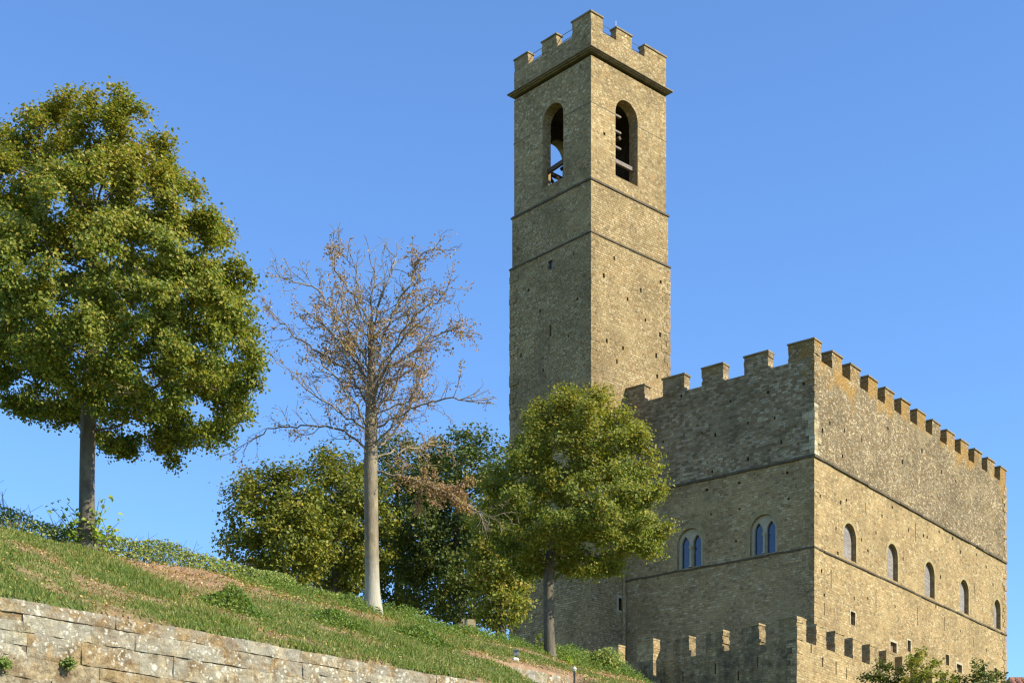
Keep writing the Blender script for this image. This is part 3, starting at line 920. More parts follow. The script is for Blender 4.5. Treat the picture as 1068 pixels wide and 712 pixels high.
beam(f, tcn - 1.0, tcn + 1.0, z_sill + .9, z_sill + 2.6, -.5, .2); beam(f, tcn + 1.0, tcn - 1.0, z_sill + .9, z_sill + 2.6, -.7, .18); beam(f, tcn - 1.0, tcn + 1.0, z_sill + 3.0, z_sill + 3.0, -.5, .24)
f = F3[3]; tcn, ow = OP[3]
for k in range(6):
    beam(f, tcn - 1.1, tcn + 1.1, z_sill + 2.75 + .5 * k, z_sill + 2.75 + .5 * k, -.45, .47)
for k in range(3):
    t_ = tcn - 1.02 + .27 * k; a_ = f.P(t_, z_sill, -.6); b_ = f.P(t_, z_sill + 5.0, -.6)
    strut(a_, b_, .15)
mb.build('bell_frame', [M['wood'], M['greywood']], tower)
# bell, hung from the frame
mb = MB()
prof = [(.02, 3.25), (.16, 3.25), (.4, 3.2), (.55, 3.05), (.62, 2.7), (.68, 2.35), (.8, 2.05), (.98, 1.83), (1.0, 1.75), (.9, 1.75), (.7, 2.1)]
bc = C3(.0, 0, 0); ns = 20
for i in range(len(prof) - 1):
    for k in range(ns):
        a0, a1 = 2 * math.pi * k / ns, 2 * math.pi * (k + 1) / ns
        (ra, za), (rb, zb) = prof[i], prof[i + 1]
        mb.poly([bc + Vector((ra * math.cos(a0), ra * math.sin(a0), z_sill + za)), bc + Vector((ra * math.cos(a1), ra * math.sin(a1), z_sill + za)),
                 bc + Vector((rb * math.cos(a1), rb * math.sin(a1), z_sill + zb)), bc + Vector((rb * math.cos(a0), rb * math.sin(a0), z_sill + zb))], None)
mb.tube([bc + Vector((0, 0, z_sill + 3.2)), bc + Vector((0, 0, z_sill + 3.45))], .1, 8)
bell = mb.build('church_bell', M['bronze'], None, (bc.x, bc.y, z_sill + 2), smooth=True)
tag(bell, 'dark bronze bell hanging inside the open tower belfry', 'bell')
# small window low on the tower's side
mb = MB()
for a, b, c, d in ((wt - .45, wt - .28, wz - .45, wz + .42), (wt + .28, wt + .45, wz - .45, wz + .42), (wt - .48, wt + .48, wz + .42, wz + .62), (wt - .48, wt + .48, wz - .6, wz - .45)):
    fbox(mb, TR, a, b, -.03, .02, c, d)
wf = mb.build('window', M['pale'], tower)
mb = MB(); fbox(mb, TR, wt - .27, wt + .27, -.45, -.4, wz - .41, wz + .41); mb.build('shutter', M['wood'], wf)
mb = MB(); t_, z_ = TL.t(574), TL.z(574, 276.2)
fbox(mb, TL, t_ - .14, t_ + .14, -.2, -.15, z_ - .28, z_ + .28); mb.build('window', M['glass'], tower)
# buttress strip in the angle between tower and keep
mb = MB(); tb_ = TR.t(652)
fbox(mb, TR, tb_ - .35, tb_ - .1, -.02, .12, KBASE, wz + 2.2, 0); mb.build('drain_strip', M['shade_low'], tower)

# ------------------------------------------------------------------ the battlemented outer wall
CC = (16.54, 91.87)
cdl = Vector((-.734, .679, 0)).normalized()
CL = Face(CC, cdl, Vector((-cdl.y, cdl.x, 0)) * 1)
if CL.n.y > 0: CL.n = -CL.n
CR = Face(CC, kdr, -kdl)
CT = .68
z_ct = CL.z(830.7, 641.8); z_cc = z_ct - 1.33
curt = thing('curtain_wall', (CC[0], CC[1], KBASE), 'lower battlemented stone wall standing in front of the castle block', 'wall')
tb0 = CL.t(692)
mb = MB()
chl = overlap_free(putlog(CL, [(746, 697), (712, 705), (790, 690), (770, 704)], .12, .5))
panel(mb, CL, 0, tb0 + .02, KBASE, z_cc, chl, 1)
CRL = 40.0
chr_ = overlap_free(putlog(CR, [(872, 696), (883, 702), (858, 690), (846, 676)], .13, .6))
panel(mb, CR, 0, CRL, KBASE, z_cc, chr_, 0)
def cpt(t, o, fc): return fc.P(t, z_cc, -o)
for fc, L_ in ((CL, tb0), (CR, CRL)):
    mb.poly([fc.P(0, z_cc, 0), fc.P(L_, z_cc, 0), fc.P(L_, z_cc, -CT), fc.P(CT, z_cc, -CT)], (0, 0, 1), 0)
    mb.poly([fc.P(CT, z_cc, -CT), fc.P(L_, z_cc, -CT), fc.P(L_, KBASE, -CT), fc.P(CT, KBASE, -CT)], -fc.n, 0)
bo = 1.05
fbox(mb, CL, tb0, tb0 + 12, -CT, bo, KBASE, z_cc - .08, 1)
quoins(mb, CL, CR, 14, z_cc, 0, .04)
mb.build('wall', [M['curtain'], M['curtain_damp']], curt)
cm = [M['curtain'], M['curtain']]; cmd_ = [M['curtain_damp'], M['curtain']]
merlon(curt, CL, 0, CL.t(812), 0, CT, z_cc, z_ct, cm, cap=.012, corner=(CR, CT, CR.t(841)))
for a, b in ((791.5, 773), (754, 736), (718.7, 701.5)):
    merlon(curt, CL, CL.t(a), CL.t(b), 0, CT, z_cc, z_ct - .02, cmd_, cap=.012)
CLb = CL.moved(tb0, bo)
for k in range(3):
    a = 0.0 + k * 2.75
    merlon(curt, CLb, a, a + 1.3, 0, CT, z_cc - .08, z_ct - .06, cm, cap=.012)
t0_ = CR.t(851.6); pr_ = (CR.t(941) - t0_) / 5
for k in range(14):
    a = t0_ + k * pr_
    merlon(curt, CR, a, a + pr_ * .53, 0, CT, z_cc, z_ct - .02, cm, cap=.012)

# pale bit of garden wall glimpsed under the trees behind the crest
def at(x, y, Y): return Vector(((x - CX) / F * Y, Y, (HY - y) / F * Y))
# the crest stands in front: this ruin rises just above it
p = at(489, 641, 53.0)
mb = MB(); gf = Face((p.x - .4, p.y), (1, .25), (.25, -1))
for r_ in range(7):
    xx = .0 + max(0, r_ - 3) * random.uniform(.08, .16)
    while xx < 1.0 - max(0, r_ - 3) * .16:
        w_ = random.uniform(.18, .34)
        fbox(mb, gf, xx, xx + w_ - .015, -.35, random.uniform(-.04, .04), p.z - 2.0 + r_ * .27, p.z - 2.0 + r_ * .27 + .26, 0, .02)
        xx += w_
o = mb.build('garden_wall', M['quoin'], None, (p.x, p.y, gz_xy(p.x, p.y)))
tag(o, 'scrap of pale stone wall glimpsed under the dark trees behind the grassy crest', 'wall')

# house with a tiled roof at the far right
hx, hy = 25.3, 74.0
hz = gz_xy(hx, hy)
house = thing('tiled_house', (hx, hy, hz), 'low house with a terracotta tiled roof beyond the right end of the castle', 'house')
mb = MB(); mb.box8([(hx - 1.6, hy - 3, hz - .3), (hx + 7, hy - 3, hz - .3), (hx + 7, hy + 3, hz - .3), (hx - 1.6, hy + 3, hz - .3), (hx - 1.6, hy - 3, 12.0), (hx + 7, hy - 3, 12.0), (hx + 7, hy + 3, 12.0), (hx - 1.6, hy + 3, 12.0)], 0)
for sx in (hx - 1.6, hx + 7): mb.poly([(sx, hy - 3, 12.0), (sx, hy + 3, 12.0), (sx, hy, 13.55)], (1 if sx > hx else -1, 0, 0), 0)
mb.build('wall', M['ashlar'], house)
mt, nt_, bs = mat_new('terracotta_tiles')
uvn = N(nt_, 'ShaderNodeTexCoord').outputs['Object']
br = N(nt_, 'ShaderNodeTexBrick'); nt_.links.new(uvn, br.inputs['Vector'])
for k, v in (('Color1', (.42, .16, .08, 1)), ('Color2', (.28, .12, .07, 1)), ('Mortar', (.08, .05, .04, 1)), ('Scale', 1.0), ('Mortar Size', .02), ('Brick Width', .3), ('Row Height', .2)): br.inputs[k].default_value = v
nt_.links.new(br.outputs['Color'], bs.inputs['Base Color']); bs.inputs['Roughness'].default_value = .9
mb = MB()
for k in range(30):
    x0 = hx - 2.0 + k * .31
    for sg in (-1, 1):
        mb.tube([(x0, hy + sg * 3.4, 11.87), (x0, hy, 13.67)], .17, 8)
mb.tube([(hx - 2.05, hy, 13.72), (hx + 7.4, hy, 13.72)], .16, 8)
mb.build('roof', mt, house)

# ------------------------------------------------------------------ retaining wall of big weathered blocks
def wall_mat():
    m, nt, bs = mat_new('lichened_block_stone')
    L = nt.links
    tc = N(nt, 'ShaderNodeTexCoord').outputs['Object']
    geo = N(nt, 'ShaderNodeNewGeometry')
    rnd = geo.outputs['Random Per Island']
    base = ramp(nt, [(0, (.28, .175, .075)), (.3, (.34, .24, .125)), (.6, (.36, .28, .17)), (1, (.42, .35, .23))], rnd).outputs[0]
    n1 = noise_n(nt, tc, 7, 9, .78).outputs['Fac']
    base = mixc(nt, .9, base, ramp(nt, [(.36, .38), (.64, 1.55)], n1).outputs[0], 'MULTIPLY')
    sx = N(nt, 'ShaderNodeSeparateXYZ'); L.new(tc, sx.inputs[0])
    hi = N(nt, 'ShaderNodeMapRange'); hi.inputs['From Min'].default_value = -.9; hi.inputs['From Max'].default_value = -.72
    L.new(sx.outputs[2], hi.inputs['Value'])
    hi = hi.outputs[0]
    # brown patina
    pt = ramp(nt, [(.5, 0.0), (.6, .8)], noise_n(nt, tc, 2.6, 7, .72).outputs['Fac']).outputs[0]
    base = mixc(nt, pt, base, (.17, .105, .055))
    # grey lichen crusts over the older upper courses
    g1 = ramp(nt, [(.45, 0.0), (.56, .75)], noise_n(nt, mapping(nt, tc, (1, 1, 1), (4, 7, 1)), 2.0, 8, .74).outputs['Fac']).outputs[0]
    g1 = math_n(nt, 'MULTIPLY', g1, math_n(nt, 'ADD', math_n(nt, 'MULTIPLY', hi, .8), .2))
    base = mixc(nt, g1, base, (.33, .295, .23))
    # white rosettes of two sizes
    wob = mixc(nt, .10, tc, noise_n(nt, tc, 14, 4).outputs['Color'])
    for sc_, lo_, th_ in ((6.5, .30, .50), (15.0, .30, .46)):
        v = N(nt, 'ShaderNodeTexVoronoi'); v.feature = 'F1'; v.inputs['Scale'].default_value = sc_
        L.new(wob, v.inputs['Vector'])
        w1 = ramp(nt, [(lo_ * .8, 1.0), (lo_ * 1.25, 0.0)], v.outputs['Distance']).outputs[0]
        w2 = ramp(nt, [(th_, 0.0), (th_ + .08, 1.0)], noise_n(nt, mapping(nt, tc, (1, 1, 1), (sc_, 2, 3)), 2.4, 5, .7).outputs['Fac']).outputs[0]
        wm = math_n(nt, 'MULTIPLY', math_n(nt, 'MULTIPLY', w1, w2), math_n(nt, 'ADD', math_n(nt, 'MULTIPLY', hi, .5), .35))
        base = mixc(nt, wm, base, (.66, .60, .48))
    w3 = ramp(nt, [(.56, 0.0), (.64, .7)], noise_n(nt, tc, 11, 7, .78).outputs['Fac']).outputs[0]
    base = mixc(nt, math_n(nt, 'MULTIPLY', w3, .7), base, (.50, .41, .23))
    dk = ramp(nt, [(.58, 0.0), (.68, .9)], noise_n(nt, mapping(nt, tc, (1, 1, 1), (9, 3, 5)), 9, 8, .78).outputs['Fac']).outputs[0]
    base = mixc(nt, math_n(nt, 'MULTIPLY', dk, .75), base, (.09, .065, .04))
    L.new(base, bs.inputs['Base Color']); bs.inputs['Roughness'].default_value = .95; bs.inputs['Specular IOR Level'].default_value = .1
    bp = N(nt, 'ShaderNodeBump'); bp.inputs['Strength'].default_value = 1.0; bp.inputs['Distance'].default_value = .05
    L.new(math_n(nt, 'ADD', n1, math_n(nt, 'MULTIPLY', noise_n(nt, tc, 18, 5, .7).outputs['Fac'], .5)), bp.inputs['Height'])
    L.new(bp.outputs[0], bs.inputs['Normal'])
    return m
M['blocks'] = wall_mat()
M['joint'] = plain('dark_joint_earth', (.16, .12, .075), .4, 6.0)

def block_wall(name, s0, s1, ztop, zlow, n_front, thick, courses, label, cat, lens=(.5, 1.7), visible=None):
    """wall of separate rough blocks standing on the s axis; each block gets a subdivided, worn front"""
    V = []; Q = []
    def pt(s, n, z):
        x, y = sn_xy(s, n); return (x, y, z)
    cnt = 0
    z = ztop
    ci = 0
    while z > zlow:
        h = courses[ci % len(courses)] * random.uniform(.93, 1.07)
        s = s0 - random.uniform(0, .5)
        while s < s1:
            L_ = random.uniform(*lens)
            e = min(s + L_, s1)
            if e - s < .2: e = s1
            dep = random.uniform(-.009, .009); tl = random.uniform(-.012, .012)
            nu, nv = max(3, int((e - s) / .05)), max(3, int(h / .045))
            g = random.choice((.0, .0, .0, .0, .001, .002)); gh = random.choice((.0, .0, .001, .002, .006))
            cuts = [z, z - h]
            if h > .26 and ci and random.random() < .3: cuts = [z, z - h * random.uniform(.4, .6), z - h]
            for zt_, zb in zip(cuts[:-1], cuts[1:]):
                nv = max(3, int((zt_ - zb) / .045)); cnt += 1
                i0 = len(V)
                su = np.linspace(s + g, e - g, nu + 1); zu = np.linspace(zb + gh, zt_ - gh, nv + 1)
                A, B = np.meshgrid(su, zu, indexing='ij')
                eu = np.minimum(A - (s + g), (e - g) - A); ev = np.minimum(B - (zb + gh), (zt_ - gh) - B)
                ed = np.minimum(eu, ev)
                wear = .005 * np.exp(-ed / .012) * (.5 + fbm(A * 7, B * 7, 5))
                rough = (fbm(A * 5 + cnt * 3.1, B * 5, 8, 5) - .5) * .07
                n_ = n_front - dep - rough + wear + tl * (A - s)
                jz = (fbm(A * 4, B * 0 + ci, 15) - .5) * .03 + (fbm(A * .5, B * 0 + ci * 3.3, 19) - .5) * .05
                Bz = B + jz
                X, Y = sn_xy(A, n_)
                V += list(map(tuple, np.stack([X, Y, Bz], -1).reshape(-1, 3)))
                idx = np.arange((nu + 1) * (nv + 1)).reshape(nu + 1, nv + 1) + i0
                Q += [tuple(r) for r in np.stack([idx[:-1, :-1], idx[1:, :-1], idx[1:, 1:], idx[:-1, 1:]], -1).reshape(-1, 4)]
                # returns: top, bottom and ends run back into the wall
                per = list(idx[:, 0]) + list(idx[-1, 1:]) + list(idx[-2::-1, -1]) + list(idx[0, -2:0:-1])
                b0 = len(V)
                bk = n_front + (thick if ci == 0 else .25)
                for i in per:
                    x, y, zz = V[i]
                    ss, _ = xy_sn(x, y)
                    V.append(pt(ss, bk, zz))
                m_ = len(per)
                for k in range(m_):
                    Q.append((per[k], b0 + k, b0 + (k + 1) % m_, per[(k + 1) % m_]))
            s = e; cnt += 1
        z -= h; ci += 1
    nb = len(Q)
    # core behind the blocks
    i0 = len(V)
    for zz in (zlow - .5, ztop - .05):
        for ss, nn in ((s0 - .1, n_front + .035), (s1 - .02, n_front + .035), (s1 - .02, n_front + thick), (s0 - .1, n_front + thick)):
            V.append(pt(ss, nn, zz))
    for q in ((0, 1, 2, 3), (4, 5, 6, 7), (0, 1, 5, 4), (1, 2, 6, 5), (2, 3, 7, 6), (3, 0, 4, 7)):
        Q.append(tuple(i0 + k for k in q))
    bx, by = sn_xy((s0 + s1) / 2, n_front)
    V = np.array(V); Qa = np.array(Q)
    mi = np.zeros(len(Q), int); mi[nb:] = 1
    o = np_mesh(name, V, [Qa], [M['blocks'], M['joint']], None, (bx, by, ztop), smooth=False, mat_idx=mi)
    return tag(o, label, cat)

block_wall('retaining_wall', -5, 16, 5.5, 3.4, 0, .5, [.19, .25, .35, .30, .34, .28], 'long sunlit retaining wall of big lichen covered stone blocks at the foot of the slope', 'wall')
block_wall('terrace_wall', CUT0, CUT1, TERR_Z, 5.3, CUTN, .35, [.24, .3, .3], 'short pale stone terrace wall set into the slope left of a thin post', 'wall', (.3, .7))

# ------------------------------------------------------------------ vegetation
def colonize(attr, pos, par, D, di, dk, iters=120, bias=(0, 0, 0), jit=.18, rng=RNG):
    pos = [np.array(p, float) for p in pos]; par = list(par)
    A = np.array(attr, float); alive = np.ones(len(A), bool)
    P0 = np.array(pos)
    d2 = ((A[:, None, :] - P0[None]) ** 2).sum(-1)
    near = d2.argmin(1); nd = np.sqrt(d2.min(1))
    kids = [0] * len(pos)
    for it in range(iters):
        act = alive & (nd < di)
        if not act.any(): break
        ia = np.where(act)[0]
        nn = near[ia]
        order = np.argsort(nn, kind='stable'); ia = ia[order]; nn = nn[order]
        un, st = np.unique(nn, return_index=True)
        Pn = np.array(pos)
        vec = A[ia] - Pn[nn]; vec /= np.linalg.norm(vec, axis=1, keepdims=True) + 1e-9
        sm = np.add.reduceat(vec, st, axis=0)
        sm = sm / (np.linalg.norm(sm, axis=1, keepdims=True) + 1e-9) + rng.normal(0, jit, sm.shape) + np.array(bias)
        sm /= np.linalg.norm(sm, axis=1, keepdims=True) + 1e-9
        new = []
        for k, u in enumerate(un):
            if kids[u] >= 3: continue
            kids[u] += 1
            new.append(Pn[u] + D * sm[k]); par.append(int(u)); kids.append(0)
        if not new:
            break
        new = np.array(new); base = len(pos)
        pos += list(new)
        al = np.where(alive)[0]
        for c in range(0, len(al), 1500):
            ii = al[c:c + 1500]
            dd = ((A[ii][:, None, :] - new[None]) ** 2).sum(-1)
            j = dd.argmin(1); dm = np.sqrt(dd[np.arange(len(ii)), j])
            up = dm < nd[ii]
            near[ii[up]] = j[up] + base; nd[ii[up]] = dm[up]
        alive &= nd > dk
    return np.array(pos), np.array(par)

def skeleton_radii(pos, par, tip, power=2.3, trunk_r=None):
    n = len(pos)
    acc = np.zeros(n); ch = np.zeros(n, int)
    r = np.zeros(n)
    for i in range(n - 1, -1, -1):
        r[i] = max(tip, acc[i] ** (1 / power)) if ch[i] else tip
        if par[i] >= 0:
            acc[par[i]] += r[i] ** power; ch[par[i]] += 1
    if trunk_r:
        e = math.log(trunk_r / tip) / math.log(max(r[0] / tip, 1.001))
        r = tip * (r / tip) ** e
    return r, ch

def tubes(pos, par, r, thick=(.06, .02), minr=0.0):
    """returns V, quads for the whole skeleton"""
    n = len(pos)
    kids = [[] for _ in range(n)]
    for i in range(n):
        if par[i] >= 0: kids[par[i]].append(i)
    V = []; Q = []
    starts = [(0, -1)]
    nv = 0
    while starts:
        i, p = starts.pop()
        chain = []; rr = []
        if p >= 0: chain.append(pos[p]); rr.append(min(r[p], r[i] * 1.15))
        cur = i
        while True:
            chain.append(pos[cur]); rr.append(r[cur])
            ks = kids[cur]
            if not ks: break
            main = max(ks, key=lambda k: r[k])
            for k in ks:
                if k != main: starts.append((k, cur))
            cur = main
        if len(chain) < 2 or max(rr) < minr: continue
        c = np.array(chain); rr = np.array(rr)
        mr = rr.max()
        k = 12 if mr > thick[0] else 6 if mr > thick[1] else 4
        tg = np.gradient(c, axis=0) if len(c) > 2 else np.repeat((c[1] - c[0])[None], 2, 0)
        tg /= np.linalg.norm(tg, axis=1, keepdims=True) + 1e-9
        ref = np.array([1.0, .13, 0]) if abs(tg[0][2]) > .7 else np.array([0, 0, 1.0])
        u = np.cross(tg, ref); u /= np.linalg.norm(u, axis=1, keepdims=True) + 1e-9
        v = np.cross(tg, u)
        a = np.arange(k) * 2 * math.pi / k
        ring = c[:, None, :] + rr[:, None, None] * (u[:, None, :] * np.cos(a)[None, :, None] + v[:, None, :] * np.sin(a)[None, :, None])
        V.append(ring.reshape(-1, 3))
        idx = np.arange(len(c) * k).reshape(len(c), k) + nv
        nx = np.roll(idx, -1, axis=1)
        Q.append(np.stack([idx[:-1], nx[:-1], nx[1:], idx[1:]], -1).reshape(-1, 4))
        nv += len(c) * k
    return np.concatenate(V), np.concatenate(Q)

def leaves(cent, nrm, size, rng=RNG, aspect=.78, fold=.25, var=.35):
    """two-triangle folded leaves; cent (n,3), nrm (n,3)"""
    n = len(cent)
    nrm = nrm / (np.linalg.norm(nrm, axis=1, keepdims=True) + 1e-9)
    rv = rng.normal(size=(n, 3))
    t = np.cross(nrm, rv); t /= np.linalg.norm(t, axis=1, keepdims=True) + 1e-9
    b = np.cross(nrm, t)
    s = size * (1 + rng.uniform(-var, var, n))[:, None]
    base = cent - t * s * .5; tip = cent + t * s * .5
    l = cent - t * s * .08 + b * s * aspect * .5 + nrm * s * fold * .5
    rr = cent - t * s * .08 - b * s * aspect * .5 + nrm * s * fold * .5
    V = np.stack([base, l, tip, rr], 1).reshape(-1, 3)
    i = np.arange(n)[:, None] * 4
    T = np.concatenate([i + np.array([[0, 2, 1]]), i + np.array([[0, 3, 2]])], 0)
    return V, T

def envelope_points(axis, prof, n, rng, shell=.55, lump=.22, depth=1.0, cdrift=None):
    """random points inside a crown of revolution; prof: list of (z, radius)"""
    zs = np.array([p[0] for p in prof]); rs = np.array([p[1] for p in prof])
    o = np.argsort(zs); zs = zs[o]; rs = rs[o]
    out = []
    seed = int(rng.integers(1000))
    while len(out) < n:
        z = rng.uniform(zs[0], zs[-1]); R = np.interp(z, zs, rs)
        if rng.random() > (R / rs.max()) ** 1.3 + .05: continue
        a = rng.uniform(0, 2 * math.pi)
        lu = 1 + lump * 2 * (float(fbm(a * 1.3 + 5, z * .75, seed, 2)) - .5)
        f = rng.random() ** (.5 * (1 - shell) + .18)
        rr = R * lu * f
        out.append((axis[0] + rr * math.cos(a), axis[1] + rr * math.sin(a) * depth, z))
    return np.array(out)

def tree(name, base, prof, axis, label, trunk_r, fork_z, lead_z, n_attr, D, n_leaf, leaf, mats, group=None, thr=.02, spread=.16, shell=.55, tip=.006,
         lump=.22, extra=None, up=.7, lean=(0, 0), seed=1, di=9.0, dk=None, bias=(0, 0, .05), drop=0.0, crown='crown', cat='tree', leafsel=None, limbs=None, jit=.18, shoots=None, filt=None):
    rng = np.random.default_rng(seed)
    root = thing(name, base, label, cat, group)
    A = envelope_points(axis, prof, n_attr, rng, shell, lump)
    if filt is not None: A = A[filt(A)]
    if extra is not None: A = np.concatenate([A, extra(rng)])
    pos = []; par = []
    z = base[2] - .25; k = 0
    H = lead_z - base[2]
    while z < lead_z:
        f = (z - base[2]) / max(H, .1)
        f0_ = (fork_z - base[2]) / max(H, .1); g_ = max(0, (f - f0_) / max(1 - f0_, .05))
        x = base[0] + (axis[0] - base[0]) * g_ ** 2.0 + lean[0] * math.sin(f * 5 + seed) * .025
        y = base[1] + (axis[1] - base[1]) * g_ ** 2.0 + lean[1] * math.cos(f * 4 + seed) * .025
        pos.append((x, y, z)); par.append(k - 1); k += 1; z += D * 1.6
    ntr = len(pos)
    for lb in limbs or []:
        P0 = np.array(lb[0]); j = min(range(ntr), key=lambda i: np.linalg.norm(np.array(pos[i]) - P0)); prev = j
        for a_, b_ in zip(lb[:-1], lb[1:]):
            a_, b_ = np.array(a_), np.array(b_); m_ = max(1, int(np.linalg.norm(b_ - a_) / (D * 1.3)))
            for q_ in range(1, m_ + 1):
                pos.append(tuple(a_ + (b_ - a_) * q_ / m_ + rng.normal(0, .025, 3))); par.append(prev); prev = len(pos) - 1
    # below the fork nothing sprouts: start attraction only from nodes above it
    cut = next((i for i, p_ in enumerate(pos) if p_[2] >= fork_z), ntr - 1)
    P, R_ = (np.array(pos[cut:]), np.array([max(-1, q_ - cut) for q_ in par[cut:]])) if shoots else colonize(A, pos[cut:], [max(-1, q_ - cut) for q_ in par[cut:]], D, di, dk or D * 1.5, 160, bias, jit, rng=rng)
    if shoots: P, R_ = shoots(P, R_, rng)
    P = np.concatenate([np.array(pos[:cut]).reshape(-1, 3), P]); R_ = np.concatenate([np.array(par[:cut], int), np.where(R_ < 0, cut - 1, R_ + cut)]).astype(int)
    r, ch = skeleton_radii(P, R_, tip, 2.3, trunk_r)
    # root flare
    if shoots:
        up_ = np.arange(len(P)) >= ntr
        r = np.where(up_, tip + (r - tip) * .72, r)
    fl = 1 + .55 * np.exp(-(P[:, 2] - base[2]).clip(0) / .28) * (np.arange(len(P)) < max(cut, 2))
    # keep the bole from thinning too fast
    V, Q = tubes(P, R_, r * fl)
    np_mesh('trunk', V, [Q], [mats[0]], root, smooth=True)
    cand = np.where((r < thr) & (P[:, 2] > fork_z))[0]
    if leafsel is not None: cand = cand[leafsel(P[cand], rng)]
    if n_leaf:
        pick = cand[rng.integers(len(cand), size=n_leaf)]
        c = P[pick] + rng.normal(0, spread, (n_leaf, 3)) * np.array([1, 1, .75])
        c[:, 2] -= drop * rng.random(n_leaf)
        ax = np.array([axis[0], axis[1], (prof[0][0] + prof[-1][0]) / 2])
        out = c - ax; out /= np.linalg.norm(out, axis=1, keepdims=True) + 1e-6
        nr = out * .55 + np.array([0, 0, up]) + rng.normal(0, .55, (n_leaf, 3))
        V, T = leaves(c, nr, leaf, rng)
        np_mesh(crown, V, [T], [mats[1]], root)
    return root

M['bark'] = bark('grey_brown_bark', (.07, .055, .04), (.17, .14, .10))
M['bark_pale'] = bark('pale_grey_bark', (.14, .105, .065), (.30, .24, .16), paint=(.40, .36, .28))
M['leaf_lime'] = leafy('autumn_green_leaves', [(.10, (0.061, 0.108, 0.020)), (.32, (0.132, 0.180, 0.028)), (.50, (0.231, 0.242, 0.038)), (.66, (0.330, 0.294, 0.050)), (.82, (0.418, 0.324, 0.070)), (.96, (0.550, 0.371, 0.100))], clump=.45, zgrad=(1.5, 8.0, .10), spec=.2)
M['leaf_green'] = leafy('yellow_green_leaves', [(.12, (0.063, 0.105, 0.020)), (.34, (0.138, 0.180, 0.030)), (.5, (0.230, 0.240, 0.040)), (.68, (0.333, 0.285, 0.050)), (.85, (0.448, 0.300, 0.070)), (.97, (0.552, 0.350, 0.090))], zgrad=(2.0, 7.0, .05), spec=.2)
M['leaf_dark'] = leafy('dark_green_leaves', [(.15, (0.037, 0.062, 0.013)), (.4, (0.081, 0.116, 0.020)), (.6, (0.151, 0.164, 0.030)), (.8, (0.282, 0.231, 0.043)), (.95, (0.402, 0.270, 0.058))], trans=.25)
M['leaf_olive'] = leafy('olive_autumn_leaves', [(.15, (0.045, 0.074, 0.013)), (.4, (0.112, 0.135, 0.020)), (.58, (0.225, 0.216, 0.029)), (.75, (0.405, 0.317, 0.044)), (.95, (0.540, 0.338, 0.066))], trans=.28, spec=.2)
M['leaf_dead'] = leafy('withered_leaves', [(.15, (0.201, 0.110, 0.062)), (.4, (0.344, 0.204, 0.117)), (.6, (0.445, 0.291, 0.166)), (.75, (0.488, 0.363, 0.110)), (.9, (0.315, 0.320, 0.068))], trans=.25, rough=.8, spec=.1)
M['leaf_bright'] = leafy('fresh_yellow_green_leaves', [(.2, (0.144, 0.228, 0.028)), (.5, (0.264, 0.336, 0.040)), (.8, (0.432, 0.432, 0.057))], trans=.4)
M['leaf_hedge'] = leafy('dusty_hedge_leaves', [(.15, (0.108, 0.153, 0.047)), (.45, (0.253, 0.308, 0.094)), (.7, (0.433, 0.445, 0.140)), (.95, (0.722, 0.547, 0.187))], trans=.35, clump=.4, spec=.08, rough=.8)

# the row of three on the slope
b1 = at(92, 565, 31.0); b2 = at(388, 636, 37.4); b3 = at(573, 684, 42.8)
for b in (b1, b2, b3): b.z = gz_xy(b.x, b.y) + .02
def prof_px(pts, Y, sc=1.0): return [((HY - y) / F * Y, r * Y / F * sc) for y, r in pts]
ax1 = at(100, 300, 31.0)
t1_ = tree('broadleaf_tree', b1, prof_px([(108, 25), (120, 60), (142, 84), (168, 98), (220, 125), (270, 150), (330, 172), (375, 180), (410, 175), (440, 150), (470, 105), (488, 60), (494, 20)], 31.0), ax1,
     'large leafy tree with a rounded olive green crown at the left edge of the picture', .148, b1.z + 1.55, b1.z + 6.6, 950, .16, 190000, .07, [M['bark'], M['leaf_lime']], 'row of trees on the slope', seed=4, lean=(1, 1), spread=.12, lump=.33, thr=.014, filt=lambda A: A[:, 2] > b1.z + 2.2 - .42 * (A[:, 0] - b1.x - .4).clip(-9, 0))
ax3 = at(600, 500, 42.8)
tree('broadleaf_tree', b3, prof_px([(403, 12), (414, 45), (440, 68), (480, 84), (520, 95), (550, 102), (572, 100), (588, 78), (598, 30)], 42.8), ax3,
     'smaller bushy green tree with a bare grey stem in front of the castle wall', .145, b3.z + 2.2, b3.z + 4.6, 620, .15, 78000, .08, [M['bark'], M['leaf_green']], 'row of trees on the slope', seed=9, lean=(1, 1), spread=.14, lump=.32, thr=.014)
ax2 = at(386, 380, 37.4)
LIMB = []
_r = np.random.default_rng(5)
